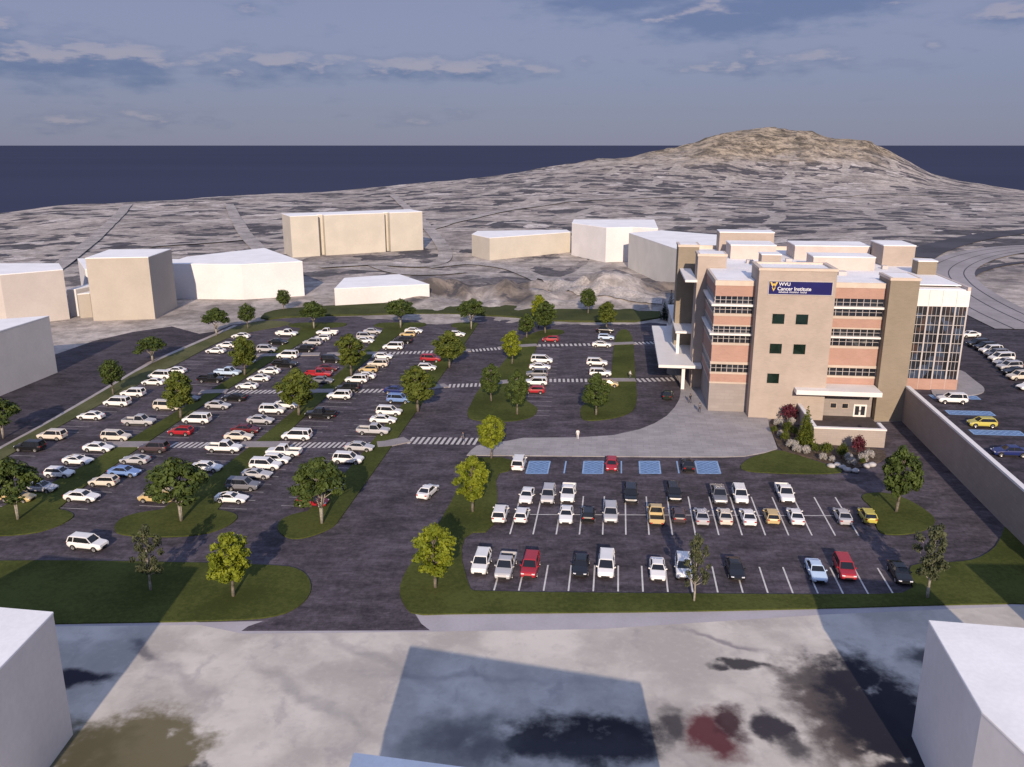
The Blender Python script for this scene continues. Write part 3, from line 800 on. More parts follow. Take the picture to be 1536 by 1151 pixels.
# rooftop
def pent(mat, u0, u1, v0, v1, zt, name='penthouse', z0=22.73, cap=True):
    bpart(name, mat, (u0, u1, v0, v1, z0, zt-.18))
    bpart('penthouse_roof', M['roof'], (u0-.08, u1+.08, v0-.08, v1+.08, zt-.18, zt))
pent(M['rooftan'], 13, 24, 21, 27, 25.2)
pent(M['rooftan'], 12.4, 27, 35.5, 44, 25.6)
pent(M['rooftan'], -.3, 8.6, 35, 43, 25.6)
pent(M['beige'], -1.4, 10, 46, 51.5, 27.1)
pent(M['beige'], 3.3, 6.8, 19, 22.6, 25.7)
pent(M['beige'], 27.2, 33, 27.7, 36.5, 26.7)
pent(M['olive'], 30.2, 33.4, 16.8, 20, 25.2)
for (u, v, w) in ((9.8,12,1.1),(16,14,1.4),(24,12,1.2),(26,23,1.0),(2,28,1.3),(10,31,1.1),(25,32,1.)):
    bpart('roof_vent', M['mullion'], (u, u+w, v, v+w, 22.73, 23.4))

# sign on the tower --------------------------------------------------------
SG = thing('wall_sign', 'dark blue sign with gold emblem and white lettering high on the tan tower', 'sign', OB + Matrix.Rotation(RZ, 3, 'Z') @ Vector((1.67, -.02, 21.47)), RZ)
bm = bmesh.new(); box(bm, 0, 10, -.12, 0, 0, 2.1); part('panel', bm, pmat('sign_blue', (.006, .006, .10), .4, .1), SG)
bm = bmesh.new()
for x0, x1, z0, z1 in ((-.1,10.1,-.1,0),(-.1,10.1,2.1,2.2),(-.1,0,0,2.1),(10,10.1,0,2.1)): box(bm, x0, x1, -.14, 0, z0, z1)
part('frame', bm, M['mullion'], SG)
m_let = pmat('sign_letter_white', (.72, .72, .76), .5, .02)
def text(s, x, z, size, name):
    cu = bpy.data.curves.new(name, 'FONT'); cu.body = s; cu.size = size; cu.extrude = .03; cu.offset = .012
    ob = bpy.data.objects.new(name, cu); COL.objects.link(ob)
    bpy.context.view_layer.update()
    me = bpy.data.meshes.new_from_object(ob.evaluated_get(bpy.context.evaluated_depsgraph_get()))
    bpy.data.objects.remove(ob); bpy.data.curves.remove(cu)
    me.materials.clear(); me.materials.append(m_let)
    me.transform(Matrix.Translation((x, -.15, z)) @ Matrix.Rotation(math.pi/2, 4, 'X'))
    return link(bpy.data.objects.new(name, me), SG)
text('WVU', 1.55, 1.42, .78, 'lettering')
text('Cancer Institute', 1.35, .66, .82, 'lettering')
# third, illegibly small line: only strokes, word by word
x = 1.6; rr = random.Random(3)
for wlen in (10, 9, 7):
    bm = bmesh.new()
    box(bm, x, x+wlen*.155, -.14, -.119, .30, .33)
    for k in range(wlen):
        w = rr.uniform(.07, .13); h = rr.choice((.26, .2, .2, .3))
        box(bm, x, x+w*.5, -.15, -.119, .24, .24+h); box(bm, x, x+w, -.15, -.119, .24+(.0 if k % 2 else h-.07), .31+(.0 if k % 2 else h-.07)); x += w+.06
    x += .18
    part('lettering', bm, m_let, SG)
bm = bmesh.new()
def poly(bm, pts, y0=-.17, y1=-.121):
    lo = [bm.verts.new((x, y0, z)) for x, z in pts]; hi = [bm.verts.new((x, y1, z)) for x, z in pts]
    bm.faces.new(lo); bm.faces.new(hi[::-1])
    for i in range(len(pts)):
        j = (i+1) % len(pts); bm.faces.new((lo[i], hi[i], hi[j], lo[j]))
# winged monogram: a W over a V
poly(bm, [(.12,2.02),(.42,2.02),(.62,1.62),(.76,1.9),(.9,1.62),(1.1,2.02),(1.4,2.02),(.98,1.18),(.76,1.56),(.54,1.18)])
poly(bm, [(.45,1.12),(.62,1.12),(.76,.82),(.9,1.12),(1.07,1.12),(.76,.45)])
part('emblem', bm, pmat('emblem_gold', (.62, .44, .10), .45, .05), SG)

# ------------------------------------------------------------------ walls
RW = thing('retaining_wall', 'long tan retaining wall with pale coping beside the upper car lot', 'wall', WALL_A)
WE = Vector((wall_x(74), 74, 0))
d = (WE-WALL_A); n = Vector((-d.y, d.x, 0)).normalized()
if n.x < 0: n = -n
bm = bmesh.new(); z3 = Vector((0,0,0))
a, b_ = Vector((0,0,0)), d
prism(bm, [a, b_, b_+n*.5, a+n*.5], 0, 5.95); mesh_obj('wall', bm, brick_mat('wall_block', (.34, .275, .235), (.31,.26,.225), 1.2, .05), RW)
bm = bmesh.new(); prism(bm, [a-n*.08, b_-n*.08, b_+n*.62, a+n*.62], 5.95, 6.25); mesh_obj('coping', bm, M['white'], RW)
GW = thing('garden_wall', 'low beige garden wall with pale coping around the entrance patio', 'wall', OB, RZ)
bm = bmesh.new(); box(bm, 8.0, 18.7, -12.8, -12.4, 0, 2.75); box(bm, 8.0, 8.4, -12.4, -.2, 0, 2.75); box(bm, 18.3, 18.7, -12.4, -9.5, 0, 2.75)
mesh_obj('wall', bm, brick_mat('garden_wall_block', (.40, .34, .31), (.36,.31,.28), .9, .04), GW)
bm = bmesh.new(); box(bm, 7.92, 18.78, -12.9, -12.3, 2.75, 2.98); box(bm, 7.92, 8.5, -12.3, -.2, 2.75, 2.98); box(bm, 18.22, 18.78, -12.3, -9.4, 2.75, 2.98)
mesh_obj('coping', bm, M['white'], GW)
bm = bmesh.new(); box(bm, 8.45, 20.9, -9.3, 2.86, 0, .05)
o = structure(mesh_obj('patio', bm, M['patio'])); o.location = OB; o.rotation_euler = (0, 0, RZ)

# ------------------------------------------------------------------ plain massing blocks around the site
def block(name, label, foot, zt, wall, z0=0., roof='roof_mass', extra=None):
    c = sum((Vector((p[0], p[1], 0)) for p in foot), Vector())/len(foot)
    t = thing(name, label, 'building', (c.x, c.y, z0))
    f = [(p[0]-c.x, p[1]-c.y) for p in foot]
    bm = bmesh.new(); prism(bm, f, -.3, zt-.22-z0)
    w = mesh_obj('wall', bm, wall, t)
    def grow(q, k):
        L = math.hypot(*q); return (q[0]*(1+k/L), q[1]*(1+k/L))
    bm = bmesh.new(); prism(bm, [grow(q, .05) for q in f], zt-.22-z0, zt-z0)
    bmesh.ops.bevel(bm, geom=[e for e in bm.edges], offset=.04, segments=1, affect='EDGES')
    mesh_obj('roof', bm, M[roof], t)
    return t
block('office_building', 'tan block with flat white roof at the bottom left corner', [(-34.8,57.2),(-34.6,38),(-62,36),(-53.5,60)], 10.95, M['pale_mass'])
block('office_building', 'white roofed block at the bottom right corner', [(31.6,57),(29.9,46.3),(31,38.5),(44.6,37.4),(43.4,55.1)], 10.35, M['white_mass'])
block('office_building', 'pale roof edge at the bottom centre of the view', [(-9.7,44),(-10.4,25),(9,22),(11,40.2)], 9.1, M['white_mass'])
pt = block('roof_shade_block', 'unseen tall block sized to shade the pale roof at bottom centre', [(-9.75,39.2),(-10.4,27),(9.0,23),(10.9,33.6)], 12., M['white_mass'], 9.1)  # unseen taller volume, placed and sized to shade the roof below
block('office_building', 'tall block beyond the right edge whose shadow falls on the corner lawn', [(50.2,57),(50.2,40),(80,38),(80,56)], 11.4, M['white_mass'])
block('office_building', 'near block beyond the lower right edge shading the white block', [(30.4,20),(30,6),(56,4),(56,19)], 18., M['white_mass'])
block('warehouse', 'tan block with white roof at the left edge beside the street', [(-93.4,168.4),(-95.4,150.5),(-99,118),(-140,112),(-140,150),(-101,165)], 11.9, M['pale_mass'])
block('warehouse', 'long white block with tan end behind the street at far left', [tuple(at(12,490).xy), tuple(at(105,479).xy), (-126,236), (-175,236), (-175,205)], 13.4, M['greige_mass'])
block('warehouse', 'low white link block between two taller blocks at left', [(-124,246),(-104,244.5),(-104,268),(-138,270)], 10.4, M['white_mass'])
block('low_shed', 'small low tan shed tucked left of the tall square tan block', [tuple(at(121,477.5).xy), tuple(at(139,476).xy), (-108,240), (-113,240)], 6.6, M['tan_mass'])
block('low_shed', 'low white roofed shed in shade beside the far left block', [tuple(at(106,475).xy), tuple(at(119,474.5).xy), (-113.6,243), (-119,243)], 7.4, M['white_mass'])
block('apartment_building', 'tall square tan block with white roof left of the lot', [tuple(at(140.6,481.6).xy), tuple(at(233,479).xy), tuple(at(266,460.5).xy), tuple(at(175,462).xy)], 16.7, M['tan_mass'])
block('warehouse', 'large white block behind the tan tower block at left', [(-104,255.5), tuple(at(366.6,449.7).xy), tuple(at(457,444).xy), (-86,296), (-104,272)], 10.7, M['white_mass'])
block('low_shed', 'long low white shed behind the lot lawn', [tuple(at(503,461).xy), tuple(at(593,456).xy), tuple(at(644.6,453.5).xy), (-36,270), (-52,262)], 5.4, M['white_mass'])
# slab block with two recesses
a0, a1 = at(439,387), at(635,376); dv = (a1-a0); ln = dv.length; dv.normalize(); nv = Vector((-dv.y, dv.x, 0))
def sl(s, t): q = a0 + dv*(ln*s) + nv*t; return (q.x, q.y)
block('apartment_building', 'wide tan slab block with two dark vertical recesses across the valley', [sl(0,0), sl(.20,0), sl(.20,3.2), sl(.245,3.2), sl(.245,.2), sl(.70,.2), sl(.70,3.2), sl(.74,3.2), sl(.74,0), sl(1,0), sl(1,16), sl(0,16)], 17., M['tan_pale'])
block('warehouse', 'long low cream block right of centre in the distance', [tuple(at(708,384.6).xy), tuple(at(734.5,391.6).xy), tuple(at(856,380.5).xy), (24,378), (-15,372)], 9.2, M['tan_pale'])
block('warehouse', 'white cube shaped block in the distance beside the long cream block', [tuple(at(857,384.6).xy), tuple(at(908,394.5).xy), (47.5,340), (57,335), (62,375), (27,376)], 13.8, M['white_mass'])
block('warehouse', 'cream block with white roof right behind the hospital', [tuple(at(941.6,402).xy), (53.1,268), (78,272), (76,316), (58,333)], 13.2, pmat('cream_render', (.80,.75,.66), .8, .05, .15))

# ------------------------------------------------------------------ vehicles
def ring_loft(bm, st, mi=0):
    rings = []
    for x, half in st:
        r = [bm.verts.new((x, y, z)) for y, z in half] + [bm.verts.new((x, -y, z)) for y, z in reversed(half)]
        rings.append(r)
    n = len(rings[0])
    for a, b in zip(rings, rings[1:]):
        for i in range(n):
            j = (i+1) % n
            f = bm.faces.new((a[i], a[j], b[j], b[i])); f.material_index = mi
    bm.faces.new(rings[0][::-1]).material_index = mi; bm.faces.new(rings[-1]).material_index = mi
def car(kind):
    K = dict(
     sedan=dict(L=4.75, w=.91, zb=.24, prof=[(-1,.82),(-.94,1.0),(-.72,1.03),(-.1,1.0),(.42,.98),(.5,.96),(.84,.82),(.95,.7),(1,.58)], gh=(-1.75,-.95,1.08,.32), z=1.46, rw=.60),
     coupe=dict(L=4.5, w=.93, zb=.2, prof=[(-1,.78),(-.95,.95),(-.75,.98),(-.1,.93),(.36,.91),(.45,.89),(.82,.76),(.94,.64),(1,.52)], gh=(-1.85,-.75,.85,.05), z=1.30, rw=.57),
     hatchback=dict(L=4.15, w=.89, zb=.24, prof=[(-1,.85),(-.97,1.02),(-.8,1.03),(0,1.0),(.46,.98),(.55,.96),(.86,.84),(.95,.74),(1,.6)], gh=(-1.98,-1.6,1.02,.3), z=1.52, rw=.62),
     suv=dict(L=4.75, w=.95, zb=.30, prof=[(-1,.9),(-.98,1.1),(-.8,1.12),(0,1.1),(.48,1.08),(.56,1.06),(.88,.98),(.97,.86),(1,.66)], gh=(-2.28,-2.0,1.2,.45), z=1.76, rw=.70),
     van=dict(L=5.0, w=.98, zb=.26, prof=[(-1,.95),(-.985,1.12),(-.8,1.14),(0,1.12),(.6,1.1),(.68,1.06),(.9,.94),(.97,.82),(1,.62)], gh=(-2.42,-2.2,1.65,.75), z=1.85, rw=.74),
     pickup=dict(L=5.65, w=1.0, zb=.36, prof=[(-1,.74),(-.99,.76),(-.8,.76),(-.21,.76),(-.2,1.14),(.5,1.13),(.56,1.11),(.9,1.03),(.97,.92),(1,.7)], gh=(-.5,-.36,1.4,.75), z=1.88, rw=.72),
    )[kind]
    L, w, zb, zr = K['L'], K['w'], K['zb'], K['z']; h = L/2
    root = thing(kind if kind not in ('suv',) else 'sport_utility_vehicle', 'parked car', 'car')
    bm = bmesh.new(); st = []
    for t, zt in K['prof']:
        e = abs(t); ww = w*(1-.16*max(0,(e-.8)/.2)**2); b0 = zb + .16*max(0,(e-.88)/.12)
        st.append((t*h, [(ww*.90, b0), (ww, b0+.2), (ww*.995, max(b0+.24, zt-.2)), (ww*.95, max(b0+.26, zt-.05)), (ww*.80, zt+.012)]))
    ring_loft(bm, st)
    xr0, xr1, xf0, xf1 = K['gh']
    def pz(x):
        pr = [(t*h, z) for t, z in K['prof']]
        return lerp(pr, x)
    zlr, zlf = pz(xr0)-.05, pz(xf0)-.05
    bw, rw = w*.9, K['rw']
    C = {}
    for s in (1, -1):
        C['r0', s] = Vector((xr0, s*bw, zlr)); C['r1', s] = Vector((xr1, s*rw, zr-.05)); C['f0', s] = Vector((xf0, s*bw, zlf)); C['f1', s] = Vector((xf1, s*rw, zr-.06))
    # roof: slightly crowned
    e = .04
    rg = [(xr1-e, rw+e), (xf1+e*2, rw+e)]
    lo = [bm.verts.new(c) for c in ((xr1-.06,-rw-e,zr-.07),(xf1+.08,-rw-e,zr-.08),(xf1+.08,rw+e,zr-.08),(xr1-.06,rw+e,zr-.07))]
    md = [bm.verts.new(c) for c in ((xr1-.02,-rw,zr-.02),(xf1+.04,-rw,zr-.03),(xf1+.04,rw,zr-.03),(xr1-.02,rw,zr-.02))]
    hi = [bm.verts.new(c) for c in ((xr1+.18,-rw+.2,zr+.01),(xf1-.2,-rw+.2,zr+.005),(xf1-.2,rw-.2,zr+.005),(xr1+.18,rw-.2,zr+.01))]
    bm.faces.new(hi); bm.faces.new(lo[::-1])
    for A, B in ((lo, md), (md, hi)):
        for i in range(4): j = (i+1)%4; bm.faces.new((A[i], A[j], B[j], B[i]))
    for s in (1, -1):
        bar(bm, C['r0',s], C['r1',s], .07); bar(bm, C['f0',s], C['f1',s], .055)
        mx = (xr1+xf1)/2; bar(bm, (mx+.08, s*bw, (zlr+zlf)/2), (mx, s*rw, zr-.05), .05, mi=1)
        if kind in ('suv','van'):
            mx = xr1*.72+xf1*.28; bar(bm, (mx-.1, s*bw, zlr), (mx, s*rw, zr-.05), .055)
        bar(bm, (xf0-.35, s*(w*.93), pz(xf0)), (xf0-.36, s*(w+.16), pz(xf0)+.1), .085)    # mirrors
        for xw in (-.305*L, .31*L):    # wheel arches
            pts = [(xw+.42*math.cos(t*math.pi/8), .34+.42*math.sin(t*math.pi/8)) for t in range(9)]
            v0 = [bm.verts.new((x, s*(w*1.003), max(z, zb))) for x, z in pts]
            f = bm.faces.new(v0 if s < 0 else v0[::-1]); f.material_index = 1
        box(bm, -.28*L+.45, .31*L-.45, s*w*.98-.02, s*w*.98+.02, zb-.03, zb+.1, 1)
    box(bm, h-.10, h+.015, -w*.5, w*.5, zb+.16, zb+.33, 1)       # grille
    box(bm, -h-.02, -h+.1, -w*.55, w*.55, zb+.08, zb+.2, 1)
    if kind == 'pickup':
        x1 = xr0-.12
        for s in (1,-1):
            box(bm, -h+.03, x1, min(s*(w-.12), s*(w-.01)), max(s*(w-.12), s*(w-.01)), .72, 1.15)
        box(bm, -h+.01, -h+.13, -w+.02, w-.02, .72, 1.15)
        box(bm, -h+.14, x1, -w+.13, w-.13, .765, .80, 1)
    body = mesh_obj('body', bm, [PAINT['white'], M['trim']], root)
    body.material_slots[0].link = 'OBJECT'; body.material_slots[0].material = PAINT['white']
    # glazing
    def pane(name, q):
        b2 = bmesh.new(); vs = [b2.verts.new(p) for p in q]; f = b2.faces.new(vs)
        r = bmesh.ops.extrude_face_region(b2, geom=[f]); nv = [g for g in r['geom'] if isinstance(g, bmesh.types.BMVert)]
        f.normal_update(); nn = (vs[1].co-vs[0].co).cross(vs[2].co-vs[0].co).normalized()
        cen = sum((v.co for v in vs), Vector())/4
        if nn.dot(cen-Vector((cen.x*.3, 0, .8))) > 0: nn = -nn
        bmesh.ops.translate(b2, vec=nn*.05, verts=nv)
        bmesh.ops.recalc_face_normals(b2, faces=b2.faces)
        return mesh_obj(name, b2, M['car_glass'], root)
    pane('windshield', [C['f0',1], C['f0',-1], C['f1',-1], C['f1',1]])
    pane('rear_window', [C['r0',1], C['r1',1], C['r1',-1], C['r0',-1]])
    for s in (1,-1): pane('side_window', [C['r0',s], C['f0',s], C['f1',s], C['r1',s]])
    wr = .36 if kind in ('suv','pickup') else .33
    for xw in (-.305*L, .31*L):
        for s in (1,-1):
            b2 = bmesh.new(); n = 16; prev = None; rings = []
            for (yy, rr_) in ((-.11, wr*.6), (-.11, wr*.93), (-.07, wr), (.07, wr), (.11, wr*.93), (.11, wr*.62), (.06, wr*.58), (.06, .02)):
                rings.append([b2.verts.new((rr_*math.cos(2*math.pi*k/n), yy*s, rr_*math.sin(2*math.pi*k/n))) for k in range(n)])
            for A, B in zip(rings, rings[1:]):
                for k in range(n): b2.faces.new((A[k], A[(k+1)%n], B[(k+1)%n], B[k]))
            bmesh.ops.recalc_face_normals(b2, faces=b2.faces)
            tw = mesh_obj('wheel', b2, M['tyre'], root); tw.location = (xw, s*(w-.085), wr)
            b2 = bmesh.new(); n = 15
            for k in range(5):
                t = 2*math.pi*k/5
                bar(b2, (.05*math.cos(t), .085*s, .05*math.sin(t)), (wr*.6*math.cos(t), .095*s, wr*.6*math.sin(t)), .055)
            A = [b2.verts.new((wr*.64*math.cos(2*math.pi*k/n), .105*s, wr*.64*math.sin(2*math.pi*k/n))) for k in range(n)]
            B = [b2.verts.new((wr*.52*math.cos(2*math.pi*k/n), .09*s, wr*.52*math.sin(2*math.pi*k/n))) for k in range(n)]
            D_ = [b2.verts.new((wr*.5*math.cos(2*math.pi*k/n), .07*s, wr*.5*math.sin(2*math.pi*k/n))) for k in range(n)]
            for k in range(n):
                b2.faces.new((A[k], A[(k+1)%n], B[(k+1)%n], B[k])); b2.faces.new((B[k], B[(k+1)%n], D_[(k+1)%n], D_[k]))
            mesh_obj('rim', b2, M['rim'], tw)
    zf = K['prof'][-2][1]; zt = K['prof'][1][1]
    for s in (1,-1):
        b2 = bmesh.new(); box(b2, h-.24, h-.035, min(s*w*.48, s*w*.84), max(s*w*.48, s*w*.84), zf-.14, zf+.02); mesh_obj('headlight', b2, M['headlight'], root)
        b2 = bmesh.new(); box(b2, -h-.012, -h+.14, min(s*w*.55, s*w*.87), max(s*w*.55, s*w*.87), zt-.22, zt-.06)
        mesh_obj('tail_light', b2, M['taillight'], root)
    return root
PROTO = {k: car(k) for k in ('sedan','coupe','hatchback','suv','van','pickup')}
USED = set()
def kids(o): return list(KID[o.name])
KID = {}
for o in bpy.data.objects:
    if o.parent: KID.setdefault(o.parent.name, []).append(o)
WORD = {'suv':'SUV'}
NAMES = {'suv':'sport_utility_vehicle'}
def place_car(kind, color, p, heading, label, group, z=0.02):
    src = PROTO[kind]
    if kind not in USED:
        USED.add(kind); r = src
        body = KID[src.name][0]
    else:
        r = src.copy(); COL.objects.link(r); body = None
        for c in KID[src.name]:
            q = c.copy(); COL.objects.link(q); q.parent = r
            if body is None: body = q
            for g in KID.get(c.name, []):
                e = g.copy(); COL.objects.link(e); e.parent = q
    r.location = (p[0], p[1], z); r.rotation_euler = (0, 0, heading); r.scale = (.93, .93, .94)
    r['label'] = label; r['group'] = group
    r['category'] = {'pickup':'pickup truck','van':'van'}.get(kind, 'car')
    body.material_slots[0].material = PAINT[color]
    return r
ORD = ['nearest','second','third','fourth','fifth','sixth','seventh','eighth','ninth','tenth','eleventh','twelfth','thirteenth','fourteenth','fifteenth','sixteenth','seventeenth','eighteenth','nineteenth','twentieth']
RH = -th
def row(name, cars, group):
    cars = sorted(cars, key=lambda c: -c[3])
    for i, c in enumerate(cars):
        color, kind, x, yb, face = c
        p = at(x, yb)
        hd = (RH if face == 'R' else RH + math.pi) + random.uniform(-.03, .03)
        q = p + Vector((0, .92, 0))
        which = 'nearest' if i == 0 else (ORD[i] + ' from near end')
        lab = '%s %s, %s, row %s' % (color, WORD.get(kind, kind), which, name)
        if i == len(cars)-1: lab = '%s %s, farthest one, row %s' % (color, WORD.get(kind, kind), name)
        place_car(kind, color, q, hd, lab, group)
GL = 'cars parked in the big left lot'
row('along the kerbside lawn at left', [('black','suv',41,679,'L'),('cream','suv',74.5,662,'L'),('white','sedan',133.5,631.5,'L'),('white','van',173,611,'L'),('white','suv',197,597,'L'),('white','sedan',228,579.5,'L'),('white','van',238,570,'L'),('white','sedan',261,562,'L'),('white','sedan',322,531.5,'L'),('white','sedan',338,523,'L'),('white','sedan',360,509,'L')], GL)
row('left of the leftmost grass island', [('tan','sedan',21.5,755.5,'R'),('silver','sedan',56,741,'R'),('white','hatchback',85,719,'R'),('white','coupe',113,699,'R'),('white','sedan',144,680,'R'),('cream','suv',171,663.5,'R'),('silver','pickup',206,640,'R'),('cream','van',248.5,617,'R'),('grey','sedan',279,604,'R'),('black','pickup',315,575,'R'),('pale blue','pickup',340,565,'R'),('white','sedan',365.5,547,'R'),('silver','suv',399,529.5,'R'),('black','sedan',416,518,'R'),('white','pickup',429,505.5,'R')], GL)
row('right of the leftmost grass island', [('white','sedan',118.5,755,'R'),('cream','hatchback',152,732,'L'),('blue','sedan',183,717,'R'),('silver','coupe',199.5,698,'L'),('maroon grey','suv',228,680.5,'L'),('red','hatchback',268.5,655,'L'),('white','van',293,637,'L'),('silver','sedan',324.5,615,'R'),('black','sedan',350,603,'L'),('white','coupe',369,585,'L'),('white','sedan',386.5,573.5,'L'),('white','sedan',402.7,562.5,'L'),('black','pickup',426,552,'R'),('white','van',430,539,'L'),('black','suv',456,529,'L'),('silver','suv',468,519,'L'),('white','hatchback',482,512,'L'),('white','pickup',490,504,'L')], GL)
row('left of the middle grass island', [('tan','van',232,756.5,'L'),('white','sedan',307,710,'R'),('white','pickup',334,680.5,'R'),('cream','sedan',356,662.5,'R'),('dark red','sedan',367,652,'R'),('silver','sedan',389,637.5,'R'),('white','suv',407,622.5,'R'),('white','sedan',428,614,'R'),('red','pickup',477,567,'R'),('dark red','sedan',490,558,'R'),('grey','sedan',482,577,'R'),('black','suv',496,545,'R'),('white','sedan',546,516,'R'),('silver','suv',548,510,'R'),('silver','sedan',558,502,'R')], GL)
row('right of the middle grass island', [('white','coupe',344.5,757,'R'),('grey','suv',362,738,'R'),('silver','coupe',383,720,'R'),('white','suv',396,707,'R'),('white','hatchback',413,698,'R'),('white','pickup',424,687,'L'),('white','van',443.5,662,'L'),('black','pickup',480,629,'L'),('white','suv',508,600.5,'L'),('black','suv',521,589,'L'),('white','suv',534,576,'L'),('white','sedan',546,570,'L'),('tan','hatchback',552,560,'L'),('cream','suv',566,552,'L'),('white','sedan',573,540,'R'),('white','van',589,525.6,'L'),('black','suv',604,516,'L'),('tan','hatchback',611,506.5,'L'),('white','sedan',620,501,'R')], GL)
row('left of the main drive island', [('navy','sedan',593,592,'R'),('red','coupe',466,762,'R'),('silver','suv',490,741,'R'),('white','suv',521,698,'R'),('silver','sedan',538,679,'R'),('silver','pickup',559,654,'R'),('white','sedan',574,637,'R'),('white','suv',583,625,'R'),('blue','suv',598,606,'R'),('white','hatchback',640,557,'R'),('red','suv',646,544,'R'),('white','sedan',684,506,'R')], GL)
GM = 'cars parked in the small lot before the entrance'
row('on left side of small entrance lot', [('red','hatchback',802,592,'L'),('white','suv',804,580,'L'),('grey','suv',806,567,'L'),('white','sedan',810,556,'R'),('white','van',813,546,'R'),('red','hatchback',826,514,'L')], GM)
row('on right side of small entrance lot', [('black','suv',894,603,'R'),('tan','hatchback',913,582,'R'),('white','suv',901,566,'R'),('white','suv',896,550,'R'),('white','sedan',903,522,'R'),('pale blue','hatchback',909.6,511,'R'),('black','sedan',908,500,'R')], GM)
# front lot: cars stand nose-on or tail-on to the viewer
def frow(name, cars, group, dy, rev=False):
    for i, (color, kind, x, y, face) in enumerate(cars):
        p = at(x, y+dy)
        p = p + AX*.3
        hd = math.radians(83 if face == 'A' else -97) + random.uniform(-.025, .025)
        which = 'leftmost' if i == 0 else ('rightmost' if i == len(cars)-1 else ORD[i]+' from the left')
        place_car(kind, color, p, hd, '%s %s, %s, in %s' % (color, WORD.get(kind, kind), which, name), group)
GF = 'cars parked in the front lot'
frow('accessible bays by the plaza', [('white','van',778,703,'A'),('red','hatchback',917,705,'C'),('black','sedan',1032,705,'A')], GF, -1)
frow('front lot centre line, far side', [('white','sedan',790,749,'C'),('silver','suv',822,749,'C'),('white','pickup',852,746,'C'),('black','suv',946,748,'C'),('black','suv',1011,746,'C'),('grey','pickup',1078,748,'C'),('white','suv',1110,749,'C'),('white','pickup',1177,746,'C')], GF, 2)
frow('front lot centre line, near side', [('white','suv',750,776,'A'),('white','hatchback',782.5,777,'A'),('white','sedan',849,777,'C'),('black','hatchback',882,776,'A'),('silver','suv',915.5,776,'C'),('tan','pickup',983.6,777,'A'),('maroon grey','hatchback',1018,777,'A'),('silver','sedan',1052,779,'A'),('cream','sedan',1087,779,'A'),('white','sedan',1121.6,780,'A'),('tan','hatchback',1157,779,'A'),('white','sedan',1193,779,'A'),('silver','sedan',1264,779,'A'),('yellow','hatchback',1301,778,'A')], GF, 3)
frow('bays along the front lawn', [('white','suv',721.5,850,'C'),('silver','pickup',758,855,'C'),('red','suv',795,855,'C'),('black','sedan',871,853,'C'),('white','van',909,854,'C'),('white','sedan',986,859,'C'),('white','suv',1025,857,'C'),('black','sedan',1102.5,858,'C'),('pale blue','sedan',1224,861,'C'),('red','suv',1267,858,'C'),('black','sedan',1350,864,'C')], GF, 4)
GR = 'cars parked in the upper lot behind the retaining wall'
for color, kind, x, y, lab in (('white','suv',1431.5,607,'white SUV just right of the glazed corner on the upper lot'),('yellow','hatchback',1477,643,'yellow hatchback between blue bays on the upper lot'),('navy','sedan',1519,687,'navy sedan at the right frame edge above the retaining wall')):
    q = atl(x, y); place_car(kind, color, q+Vector((0,.9,0)), RH+math.pi, lab, GR, ZL+.02)
for i, (color, kind, x, y) in enumerate((('white','sedan',1456,507),('black','suv',1468,521),('white','suv',1488,531),('white','van',1504,543),('silver','suv',1516,556),('cream','suv',1532,571),('black','suv',1479,526),('white','sedan',1548,586),('grey','suv',1496,537),('silver','sedan',1510,549),('black','sedan',1524,563))):
    q = atl(x, y); place_car(kind, color, q+Vector((0,.6,0)), RH+math.pi+.25, '%s %s, %s in the slanting row on the upper lot' % (color, WORD.get(kind, kind), ('farthest',)[0] if i == 0 else ORD[i]), GR, ZL+.02)
p = at(642, 743); place_car('sedan', 'white', p, math.radians(72), 'white sedan driving up the main drive', 'cars on the drives')
p = at(127, 828); place_car('suv', 'white', p+Vector((0,.9,0)), -.2, 'white SUV on the road behind the front lawn', 'cars on the drives')
p = at(1003, 599); place_car('sedan', 'dark green', p+Vector((0,1,0)), math.radians(75), 'dark green sedan waiting by the canopy post', 'cars on the drives')

# ------------------------------------------------------------------ trees and shrubs
def crown_mesh(name, clumps, nleaf, size, rnd, mat, up=.35):
    vs, fs = [], []
    tot = sum(r**2 for _, r in clumps)
    for c, r in clumps:
        k = max(6, int(nleaf * r*r / tot))
        for _ in range(k):
            d = Vector((rnd.gauss(0,1), rnd.gauss(0,1), rnd.gauss(0,1))).normalized()
            rad = r * (rnd.random()**.42)
            p = c + Vector((d.x*rad, d.y*rad, d.z*rad*.85))
            nrm = (d + Vector((rnd.uniform(-.8,.8), rnd.uniform(-.8,.8), rnd.uniform(-.8,.8)+up))).normalized()
            t = nrm.cross(Vector((rnd.uniform(-1,1), rnd.uniform(-1,1), rnd.uniform(-1,1)))).normalized()
            b = nrm.cross(t); s = size * rnd.uniform(.6, 1.35)
            i = len(vs)
            vs += [p - t*s*.5, p + b*s*.34 + nrm*s*.06, p + t*s*.55, p - b*s*.34 + nrm*s*.06]
            fs.append((i, i+1, i+2, i+3))
    me = bpy.data.meshes.new(name); me.from_pydata([tuple(v) for v in vs], [], fs); me.materials.append(mat)
    return me
def trunk_mesh(name, limbs, mat):
    bm = bmesh.new()
    for pts, r0, r1 in limbs:
        n = len(pts)-1
        for i in range(n):
            bar(bm, pts[i], pts[i+1], r0+(r1-r0)*i/n, 7, 0, r0+(r1-r0)*(i+1)/n)
    me = bpy.data.meshes.new(name); bm.to_mesh(me); bm.free(); me.materials.append(mat)
    for p in me.polygons: p.use_smooth = True
    return me
